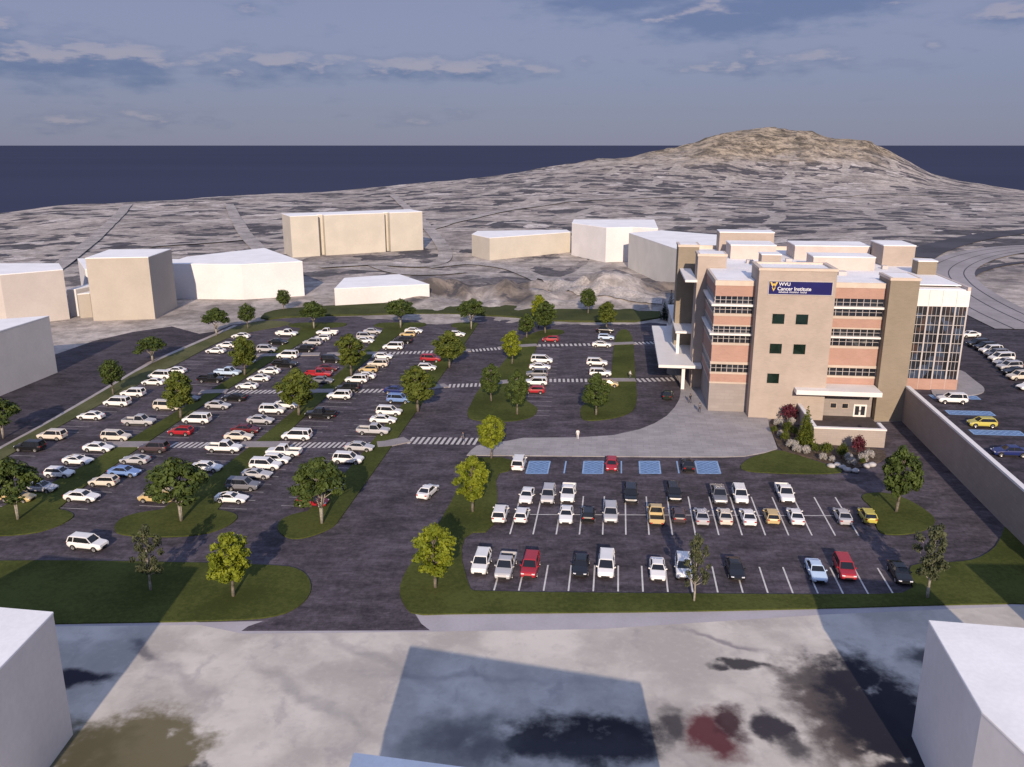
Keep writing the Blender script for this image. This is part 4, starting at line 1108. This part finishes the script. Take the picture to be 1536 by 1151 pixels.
def tree_proto(kind, seed):
    """unit tree: height 1, crown width 1 (scaled per instance)"""
    rnd = random.Random(seed); cl = []; limbs = []
    Hh = 7.; W = 5.
    if kind in ('lime', 'mid', 'dark'):
        z0, z1 = (.27, 1.) if kind == 'lime' else (.26, 1.)
        n = 34
        for i in range(n):
            t = (i+.5)/n; z = z0 + (z1-z0)*(.06+.88*t)
            prof = math.sin(math.pi*min(1, (.12 + .9*t)))**.75 if kind != 'lime' else (math.sin(math.pi*(.16+.80*t))**.8)
            a = i*2.399 + rnd.uniform(-.5,.5); rr_ = rnd.uniform(.45, .98)*prof
            r = rnd.uniform(.50, .85) * (.65+.35*prof)
            cl.append((Vector((math.cos(a)*rr_*(W/2-.55), math.sin(a)*rr_*(W/2-.55), z*Hh-r*.2)), r))
        cl.append((Vector((rnd.uniform(-.2,.2), rnd.uniform(-.2,.2), Hh-.45)), .5))
    elif kind == 'spread':
        for i in range(36):
            a = i*2.399; rr_ = math.sqrt((i+.5)/36)
            z = Hh*(.57 + .33*(1-rr_**2) + rnd.uniform(-.12,.06))
            cl.append((Vector((math.cos(a)*rr_*(W/2-.5), math.sin(a)*rr_*(W/2-.5), z)), rnd.uniform(.5,.8)))
    elif kind == 'round':
        for i in range(30):
            t = (i+.5)/30; ph = math.acos(1-2*t); a = i*2.399; k = rnd.uniform(.55,.9)
            cl.append((Vector((math.sin(ph)*math.cos(a)*k*(W/2-.5), math.sin(ph)*math.sin(a)*k*(W/2-.5), Hh*(.6+.36*math.cos(ph)*k))), rnd.uniform(.6,.85)))
    elif kind == 'sparse':
        for i in range(30):
            t = (i+.5)/30; z = Hh*(.28+.68*t); a = i*2.399; prof = math.sin(math.pi*(.2+.75*t))**.8
            rr_ = rnd.uniform(.2,1.)*prof
            cl.append((Vector((math.cos(a)*rr_*(W/2-.4), math.sin(a)*rr_*(W/2-.4), z)), rnd.uniform(.35,.62)))
    top = max(c.z for c, _ in cl)
    th_ = .17
    trunk = [Vector((0,0,-.1))]; x = Vector((0,0,0))
    for i in range(1,6):
        x = Vector((x.x+rnd.uniform(-.08,.08), x.y+rnd.uniform(-.08,.08), Hh*.8*i/5)); trunk.append(x)
    if kind == 'spread':
        for k in range(4):
            a = k*1.6+rnd.uniform(-.3,.3)
            limbs.append(([Vector((.04*math.cos(a),.04*math.sin(a),-.1)), Vector((.09*math.cos(a),.09*math.sin(a),Hh*.25)), Vector((.5*math.cos(a),.5*math.sin(a),Hh*.5)), Vector((1.2*math.cos(a),1.2*math.sin(a),Hh*.7))], .085, .03))
    else: limbs.append((trunk, th_, .04))
    for c, r in cl[::2]:
        zs = max(Hh*.24, c.z - Hh*.16 - math.hypot(c.x, c.y)*.35); zs = min(zs, Hh*.72)
        b0 = Vector((0,0,zs)); mid = b0.lerp(c, .55)+Vector((0,0,-.08))
        limbs.append(([b0, mid, c], .05, .014))
    lf = {'lime':('leaf_lime',3600,.34), 'mid':('leaf_mid',4200,.36), 'dark':('leaf_dark',4000,.36), 'spread':('leaf_dark',3600,.38), 'round':('leaf_dark',3400,.32), 'sparse':('leaf_sparse',1900,.31)}[kind]
    return (trunk_mesh('trunk', limbs, M['bark_pale'] if kind in ('sparse','spread') else M['bark']), crown_mesh('crown', cl, lf[1], lf[2], rnd, M[lf[0]]), Hh, W)
TP = {}
for k in ('lime','mid','dark','spread','round','sparse'): TP[k] = [tree_proto(k, 11*i+len(k)) for i in range(3)]
tcount = 0
def plant_tree(kind, px, yb, yt, wpx, label, group, name=None, z=.1, sd=None):
    global tcount
    p = at(px, yb, z)
    Ht = height_at(yt, p.y) - z
    Wd = wpx * p.y / (F * ray(CX, (yb+yt)/2)[1])
    rnd = random.Random(tcount*17+3); tcount += 1
    tm, cm, h0, w0 = TP[kind][rnd.randrange(3)]
    t = thing(name or {'lime':'maple_tree','mid':'broadleaf_tree','dark':'broadleaf_tree','spread':'multi_stem_tree','round':'round_tree','sparse':'young_tree'}[kind], label, 'tree', p, rnd.uniform(0,6.28), group)
    k_ = {'mid':1.15,'dark':1.12,'spread':.9,'lime':1.12,'round':1.1,'sparse':1.2}[kind]; t.scale = (Wd/w0*k_, Wd/w0*k_, Ht/h0*1.03)
    link(bpy.data.objects.new('trunk', tm), t); link(bpy.data.objects.new('crown', cm), t)
    return t
GT = 'trees planted around the lots'
LIME = [(350,895,801,72,'bright lime green tree on the front left lawn'),(653,882,789,72,'bright lime green tree right of the drive mouth'),(709,768,686,58,'bright lime green tree beside the main drive above the front lot'),(737,688,624,46,'bright lime green tree at the plaza tip by the crosswalk'),(768,546,497,33,'small lime green tree on the island left of entrance lot'),(808,492,443,30,'lime green tree at the back of the entrance lot')]
for a in LIME: plant_tree('lime', *a, GT)
MID = [(271,627,558,56,'bushy green tree on the leftmost lot island'),(367,563,505,46,'bushy green tree toward the back of leftmost island'),(448,623,554,60,'bushy green tree in mid middle island'),(527,563,502,52,'bushy green tree toward the back of middle island'),(627,617,550,62,'bushy green tree on island beside the main drive'),(674,551,497,48,'bushy green tree farther along the main drive island'),(910,493,453,34,'bushy green tree at the back right of the entrance lot')]
for a in MID: plant_tree('mid', *a, GT)
DARK = [(737,602,546,34,'dark green tree on the grass beside the drive, left of its twin'),(776,622,556,40,'dark green tree at the corner of the entrance lot'),(894,623,561,46,'dark green tree at the near end of the entrance lot'),(790,507,470,30,'small dark tree left of the far red car'),(818,500,452,38,'dark tree behind the far red car'),(1344,768,672,64,'large dark green tree on the round lawn by the wall')]
for a in DARK: plant_tree('dark', *a, GT)
SPR = [(27,780,690,92,'dark multi-stem tree at front end of the leftmost island'),(272,782,690,106,'wide dark multi-stem tree at front end of the middle island'),(483,786,690,100,'dark multi-stem tree at front end of the drive island'),(5,657,597,66,'dark multi-stem tree at left edge on the kerbside lawn'),(229,543,506,54,'low dark tree on the kerbside lawn beside the street'),(325,504,463,48,'dark spreading tree at the street corner'),(471,493,453,48,'dark spreading tree at the back end of leftmost island'),(601,492,446,54,'dark spreading tree at the back end of middle island'),(707,494,446,48,'dark spreading tree at the back by the ring road')]
for a in SPR: plant_tree('spread', *a, GT)
RND = [(170,592,536,38,'dense round dark tree on the kerbside lawn'),(372,493,455,29,'dense round tree at the end of the kerbside lawn'),(426,466,434,24,'dense round tree on the back bank in front of the white block'),(882,472,430,27,'dense round dark tree on the back bank right of centre')]
for a in RND: plant_tree('round', *a, GT)
SPA = [(226,886,792,50,'thin sparse young tree in shade on the front left lawn'),(1041,902,805,42,'thin sparse young tree on the front lawn before the parked cars'),(1391,897,790,62,'greyish sparse young tree at the right end of the front lot')]
for a in SPA: plant_tree('sparse', *a, GT)
# conifer, cypress, shrubs
def cone_plant(name, px, yb, yt, wpx, mat, label, cat, z=.1, n=2200, leaf=.2):
    p = at(px, yb, z); Ht = height_at(yt, p.y)-z; Wd = wpx*p.y/(F*ray(CX,(yb+yt)/2)[1])
    rnd = random.Random(int(px)); cl = []
    for i in range(40):
        t = (i+.5)/40; zz = Ht*(.05+.93*t); r = Wd*.5*(1-t)**.8+.03; a = i*2.399
        cl.append((Vector((math.cos(a)*r*.45, math.sin(a)*r*.45, zz)), max(.12, r*.62)))
    t = thing(name, label, cat, p)
    link(bpy.data.objects.new('trunk', trunk_mesh('trunk', [([Vector((0,0,-.1)), Vector((0,0,Ht*.8))], .09, .02)], M['bark'])), t)
    link(bpy.data.objects.new('crown', crown_mesh('crown', cl, n, leaf, rnd, mat, .1)), t)
cone_plant('conifer_tree', 1005, 482, 434, 18, M['leaf_conifer'], 'dark conical conifer at the back left corner of hospital', 'tree')
cone_plant('conifer_tree', 996, 480, 452, 16, M['leaf_conifer'], 'shorter dark conifer just left of the tall conifer', 'tree')
cone_plant('cypress_tree', 1207, 669, 608, 32, M['leaf_cypress'], 'tall green clipped cypress at the garden wall corner', 'tree', .1, 4200, .22)
SH = {}
def shrub_proto(mat, seed, n=900, leaf=.16, up=.5):
    rnd = random.Random(seed); cl = []
    for i in range(16):
        t = (i+.5)/16; ph = math.acos(1-1.25*t); a = i*2.399; k = rnd.uniform(.5,.85)
        cl.append((Vector((math.sin(ph)*math.cos(a)*k*.72, math.sin(ph)*math.sin(a)*k*.72, .55+.6*math.cos(ph)*k)), rnd.uniform(.28,.4)))
    st = [([Vector((0,0,-.05)), c*.6+Vector((0,0,0)), c], .03, .01) for c, _ in cl[::3]]
    return trunk_mesh('stem', st, M['bark']), crown_mesh('foliage', cl, n, leaf, rnd, mat, up)
SH['maroon'] = shrub_proto(M['leaf_maroon'], 1); SH['green'] = shrub_proto(M['leaf_shrub'], 2); SH['blossom'] = shrub_proto(M['blossom'], 3, 800)
def shrub(kind, px, yb, yt, wpx, label):
    p = at(px, yb, .18); Ht = height_at(yt, p.y)-.18; Wd = wpx*p.y/(F*ray(CX,(yb+yt)/2)[1])
    t = thing({'maroon':'maroon_shrub','green':'green_shrub','blossom':'flowering_shrub'}[kind], label, 'shrub', p, random.uniform(0,6), 'shrubs in the bed by the garden wall')
    t.scale = (Wd/1.9, Wd/1.9, Ht/1.3)
    a, b_ = SH[kind]
    link(bpy.data.objects.new('stem', a), t); link(bpy.data.objects.new('foliage', b_), t)
for a in (('maroon',1184,632,604,32,'maroon leaved shrub against the tan tower base'),('maroon',1287,682,650,26,'maroon leaved shrub before the garden wall'),
 ('blossom',1167,640,626,17,'pale flowering shrub at the plaza corner, farthest of the pale ones'),('blossom',1187,637,625,14,'small pale flowering shrub below the maroon one at the tower'),
 ('green',1180,652,630,18,'green shrub beside the tall cypress'),('green',1177,664,645,17,'green shrub in the bed left of the cypress'),('green',1191,655,638,15,'dark green shrub touching the cypress on its left'),
 ('blossom',1188,673,658,22,'large pale flowering shrub left of the cypress foot'),('blossom',1195,679,665,17,'pale flowering shrub nearest the grass left of the cypress'),('blossom',1209,682,666,16,'pale flowering shrub at the foot of the cypress'),
 ('green',1222,680,664,16,'small green shrub right of the cypress foot'),('green',1239,682,662,24,'round yellow green shrub before the garden wall'),('blossom',1234,691,678,14,'pale flowering shrub in front of the round green shrub'),
 ('green',1262,688,664,22,'dark green shrub left of the maroon one at the wall'),('blossom',1272,693,678,18,'white flowering shrub left of the lower maroon shrub'),('blossom',1278,699,685,16,'white flowering shrub lowest in the bed'),
 ('blossom',1294,694,678,18,'white flowering shrub right below the lower maroon shrub'),('blossom',1304,688,673,18,'white flowering shrub at the right end of the bed'),('green',1293,696,686,12,'small green shrub between the right white shrubs'),
 ('blossom',1248,694,682,11,'tiny pale flowering shrub in the middle of bed edge'),('green',1160,650,638,13,'small green shrub at the plaza edge'),('blossom',1170,655,644,12,'small pale flowering shrub at the plaza edge')):
    shrub(*a)
# edging stones along the bed
rs = random.Random(5)
for i, (px, py) in enumerate(((1247,699),(1256,697),(1264,701),(1272,705),(1283,706),(1300,699),(1308,697))):
    bm = bmesh.new(); bmesh.ops.create_icosphere(bm, subdivisions=2, radius=.5)
    for v in bm.verts:
        k = 1+.25*noise.noise(v.co*2.2+Vector((i*3,0,0))); v.co = Vector((v.co.x*k*1.3, v.co.y*k, v.co.z*k*.7))
    o = mesh_obj('boulder', bm, pmat('pale_boulder', (.42,.40,.40), .9, .2, 1.5, .3) if i == 0 else bpy.data.materials['pale_boulder'], smooth=True)
    o.location = at(px, py, .3); o.rotation_euler = (0,0,i)
    tag(o, 'pale boulder edging the planting bed by the garden wall', 'rock', 'pale boulders edging the planting bed')

# ------------------------------------------------------------------ people
def person(px, yb, heading, shirt, trousers, label, step=.22, z=.15):
    J = {'pel':(0,0,.95),'sp':(0.01,0,1.18),'ch':(0.01,0,1.38),'nk':(0.02,0,1.52),'hd':(.04,0,1.62),'ht':(.03,0,1.74)}
    R_ = {'pel':.15,'sp':.14,'ch':.155,'nk':.055,'hd':.095,'ht':.075}
    E = [('pel','sp'),('sp','ch'),('ch','nk'),('nk','hd'),('hd','ht')]
    for s, n in ((1,'l'),(-1,'r')):
        sw = step*s
        J.update({n+'sh':(0,.2*s,1.42), n+'el':(-sw*.5-.03,.25*s,1.13), n+'wr':(-sw*.9+.06,.25*s,.9), n+'pm':(-sw*1.+.08,.25*s,.81),
                  n+'hp':(0,.1*s,.9), n+'kn':(sw*.6+.03,.1*s,.5), n+'an':(sw,.1*s,.09), n+'to':(sw+.19,.11*s,.05)})
        R_.update({n+'sh':.075,n+'el':.05,n+'wr':.035,n+'pm':.04,n+'hp':.1,n+'kn':.065,n+'an':.045,n+'to':.04})
        E += [('ch',n+'sh'),(n+'sh',n+'el'),(n+'el',n+'wr'),(n+'wr',n+'pm'),('pel',n+'hp'),(n+'hp',n+'kn'),(n+'kn',n+'an'),(n+'an',n+'to')]
        pm = Vector(J[n+'pm'])
        for k, (dx, lz) in enumerate(((-.03,.075),(-.01,.085),(.012,.082),(.032,.065))):
            a_, b_ = n+'f%d'%k, n+'g%d'%k
            J[a_] = tuple(pm+Vector((dx,0,-lz*.55))); J[b_] = tuple(pm+Vector((dx+.012,-.012*s,-lz))); R_[a_] = .0095; R_[b_] = .008
            E += [(n+'pm',a_),(a_,b_)]
        J[n+'t0'] = tuple(pm+Vector((.045,0,.02))); J[n+'t1'] = tuple(pm+Vector((.062,0,-.025))); R_[n+'t0'] = .012; R_[n+'t1'] = .009
        E += [(n+'pm',n+'t0'),(n+'t0',n+'t1')]
    ks = list(J); me = bpy.data.meshes.new('body'); me.from_pydata([J[k] for k in ks], [(ks.index(a_), ks.index(b_)) for a_, b_ in E], [])
    ob = bpy.data.objects.new('tmp', me); COL.objects.link(ob)
    md = ob.modifiers.new('skin', 'SKIN')
    for i, k in enumerate(ks):
        sv = me.skin_vertices[0].data[i]; sv.radius = (R_[k], R_[k]); sv.use_root = (k == 'pel')
    s2 = ob.modifiers.new('sub', 'SUBSURF'); s2.levels = 1; s2.render_levels = 1
    bpy.context.view_layer.update()
    m2 = bpy.data.meshes.new_from_object(ob.evaluated_get(bpy.context.evaluated_depsgraph_get()))
    bpy.data.objects.remove(ob)
    m2.materials.clear()
    for m_ in (SKIN, shirt, trousers, SHOE): m2.materials.append(m_)
    for p_ in m2.polygons:
        c = p_.center; p_.use_smooth = True
        p_.material_index = 3 if c.z < .1 else (2 if c.z < .98 and abs(c.y) < .2 else (1 if c.z < 1.5 and (c.z > 1.0 or abs(c.y) < .2) else 0))
    t = thing('person', label, 'person', at(px, yb, z), heading, 'people on foot')
    link(bpy.data.objects.new('body', m2), t)
    bm = bmesh.new(); bmesh.ops.create_uvsphere(bm, u_segments=12, v_segments=8, radius=.115)
    for v in list(bm.verts):
        if v.co.z < -.03 and v.co.x > -.02: v.co.z = -.0 ; 
    bmesh.ops.translate(bm, vec=(.015,0,1.70), verts=bm.verts)
    mesh_obj('hair', bm, HAIR, t, True)
    bm = bmesh.new()
    bar(bm, (.125,0,1.64),(.155,0,1.615),.014,5)
    for s in (1,-1): bar(bm, (.118,.035*s,1.665),(.128,.035*s,1.665),.012,5)
    bar(bm, (.125,-.025,1.575),(.125,.025,1.575),.008,4)
    mesh_obj('face', bm, FACE, t)
SKIN = pmat('skin', (.42,.27,.2), .6, .05); SHOE = pmat('shoe', (.03,.03,.03), .6); HAIR = pmat('hair', (.03,.02,.015), .6); FACE = pmat('face_features', (.22,.11,.09), .6)
C_W = pmat('white_cloth', (.7,.68,.66), .8); C_D = pmat('dark_cloth', (.03,.03,.04), .8); C_G = pmat('grey_cloth', (.12,.12,.14), .8); C_J = pmat('denim_cloth', (.05,.06,.1), .8)
person(866.5, 659.5, 1.4, C_W, C_W, 'person in white standing at the plaza edge', .08)
person(1035, 605, 1.9, C_D, C_D, 'person in dark clothes walking near the canopy post')
person(1049, 619, 1.5, C_G, C_D, 'person in grey and black by the grey building base')
person(945, 568, .2, C_W, C_G, 'person in pale top crossing the small island walkway', .2, .2)
person(695, 664, 3., C_G, C_J, 'person in grey on the crosswalk over the main drive', .25, .04)

# ------------------------------------------------------------------ sky, sun, camera
EL, AZ = math.radians(21.5), math.radians(.5)      # sun behind the viewer; light travels toward +Y
sun = bpy.data.lights.new('sun', 'SUN'); sun.energy = 4.6; sun.angle = math.radians(.5); sun.color = (1., .825, .645)
so = bpy.data.objects.new('sun', sun); COL.objects.link(so)
ldir = Vector((math.sin(AZ)*math.cos(EL), math.cos(AZ)*math.cos(EL), -math.sin(EL)))
so.rotation_euler = ldir.to_track_quat('-Z', 'Y').to_euler()
W_ = bpy.data.worlds.new('World'); S.world = W_; W_.use_nodes = True
nt = W_.node_tree; nt.nodes.clear()
out = nt.nodes.new('ShaderNodeOutputWorld'); bg = nt.nodes.new('ShaderNodeBackground'); nt.links.new(bg.outputs[0], out.inputs[0])
sky = nt.nodes.new('ShaderNodeTexSky'); sky.sky_type = 'NISHITA'; sky.sun_disc = False
sky.sun_elevation = EL; sky.sun_rotation = math.pi + AZ; sky.air_density = 1.0; sky.dust_density = .2; sky.ozone_density = 3.0
bg.inputs['Strength'].default_value = .15
tc0 = nt.nodes.new('ShaderNodeTexCoord'); sp0 = nt.nodes.new('ShaderNodeSeparateXYZ'); nt.links.new(tc0.outputs['Generated'], sp0.inputs[0])
low = mix(nt, maprange(nt, sp0.outputs[2], 0., .13), (1.10, 1.20, 1.95), (1.45, 1.56, 2.42))
tint = mix(nt, maprange(nt, sp0.outputs[2], .16, .7), low, (2.35, 2.9, 4.6))
skyc = mix(nt, .94, sky.outputs[0], tint)
# cloud field as a node group over azimuth / elevation
g = bpy.data.node_groups.new('cloud_field', 'ShaderNodeTree')
g.interface.new_socket('Az', in_out='INPUT', socket_type='NodeSocketFloat'); g.interface.new_socket('El', in_out='INPUT', socket_type='NodeSocketFloat')
g.interface.new_socket('Density', in_out='OUTPUT', socket_type='NodeSocketFloat')
gi = g.nodes.new('NodeGroupInput'); go = g.nodes.new('NodeGroupOutput')
az_, el_ = gi.outputs[0], gi.outputs[1]
def cvec(kx, ky):
    c = g.nodes.new('ShaderNodeCombineXYZ'); g.links.new(math_node(g, 'MULTIPLY', az_, kx), c.inputs[0]); g.links.new(math_node(g, 'MULTIPLY', el_, ky), c.inputs[1]); return c.outputs[0]
nz = noise_node(g, cvec(1., 3.2), 22., 5, .56)
nz2 = noise_node(g, cvec(1., 4.), 5., 4, .55)
def ang(px, py):
    r = ray(px, py); return math.atan2(r[0], r[1]), math.asin(r[2]/math.sqrt(r[0]**2+r[1]**2+r[2]**2))
acc = None
for (x0, x1, y0, y1, amp) in ((-100,290,62,128,.86),(240,580,78,126,.74),(500,810,88,122,.84),(852,892,84,104,.62),(980,1300,76,116,.60),(800,1060,-60,20,1.15),(960,1200,0,52,1.2),(1070,1360,-50,30,1.15),(1440,1640,0,40,.82),(300,420,-20,22,.40),(-40,330,150,196,.42),(560,760,160,190,.36),(1380,1420,62,82,.42),(-100,120,18,52,.5)):
    ca = ang((x0+x1)/2, (y0+y1)/2); ea = abs(ang(x1,(y0+y1)/2)[0]-ca[0])*1.15; ee = abs(ang((x0+x1)/2, y0)[1]-ca[1])*1.25
    dx = math_node(g, 'DIVIDE', math_node(g, 'SUBTRACT', az_, ca[0]), ea); dy = math_node(g, 'DIVIDE', math_node(g, 'SUBTRACT', el_, ca[1]), ee)
    r2 = math_node(g, 'ADD', math_node(g, 'MULTIPLY', dx, dx), math_node(g, 'MULTIPLY', dy, dy))
    v_ = math_node(g, 'MULTIPLY', math_node(g, 'POWER', 2.718, math_node(g, 'MULTIPLY', r2, -.9)), amp)
    acc = v_ if acc is None else math_node(g, 'MAXIMUM', acc, v_)
# open sky overhead and behind: loose clouds so the rest of the dome is not empty
hi_ = maprange(g, el_, .25, .5, 0, .42)
acc = math_node(g, 'MAXIMUM', acc, hi_)
dens = math_node(g, 'ADD', acc, math_node(g, 'MULTIPLY', math_node(g, 'SUBTRACT', nz, .5), 1.5))
dens = math_node(g, 'ADD', dens, math_node(g, 'MULTIPLY', math_node(g, 'SUBTRACT', nz2, .5), .5))
g.links.new(maprange(g, dens, .16, .92), go.inputs[0])
tc = nt.nodes.new('ShaderNodeTexCoord'); sp = nt.nodes.new('ShaderNodeSeparateXYZ'); nt.links.new(tc.outputs['Generated'], sp.inputs[0])
azn = math_node(nt, 'ARCTAN2', sp.outputs[0], sp.outputs[1]); eln = math_node(nt, 'ARCSINE', sp.outputs[2])
def field(de):
    n = nt.nodes.new('ShaderNodeGroup'); n.node_tree = g; nt.links.new(azn, n.inputs[0]); nt.links.new(math_node(nt, 'ADD', eln, de), n.inputs[1]); return n.outputs[0]
d0 = field(0.); d1 = field(.011)
rim = math_node(nt, 'SUBTRACT', d0, math_node(nt, 'MULTIPLY', d1, .9), True)
body_c = mix(nt, 1., skyc, (.50, .62, .77), 'MULTIPLY')
lit_c = mix(nt, .36, skyc, (3.4, 2.8, 2.8))
cc = mix(nt, maprange(nt, rim, .12, .6), body_c, lit_c)
fin = mix(nt, math_node(nt, 'MULTIPLY', d0, .8), skyc, cc)
nt.links.new(fin, bg.inputs['Color'])

cam = bpy.data.cameras.new('camera'); co = bpy.data.objects.new('camera', cam); COL.objects.link(co)
cam.sensor_fit = 'HORIZONTAL'; cam.sensor_width = 36.; cam.lens = 36*F/1536
cam.clip_start = .5; cam.clip_end = 400000
co.location = (0, 0, CH); co.rotation_euler = (math.pi/2 - PITCH, 0, 0)
S.camera = co
S.view_settings.view_transform = 'Standard'; S.view_settings.look = 'None'; S.view_settings.exposure = .12; S.view_settings.gamma = 1.
S.cycles.max_bounces = 5; S.cycles.diffuse_bounces = 3; S.cycles.glossy_bounces = 2; S.cycles.transparent_max_bounces = 4
S.render.resolution_x, S.render.resolution_y = 1024, 767
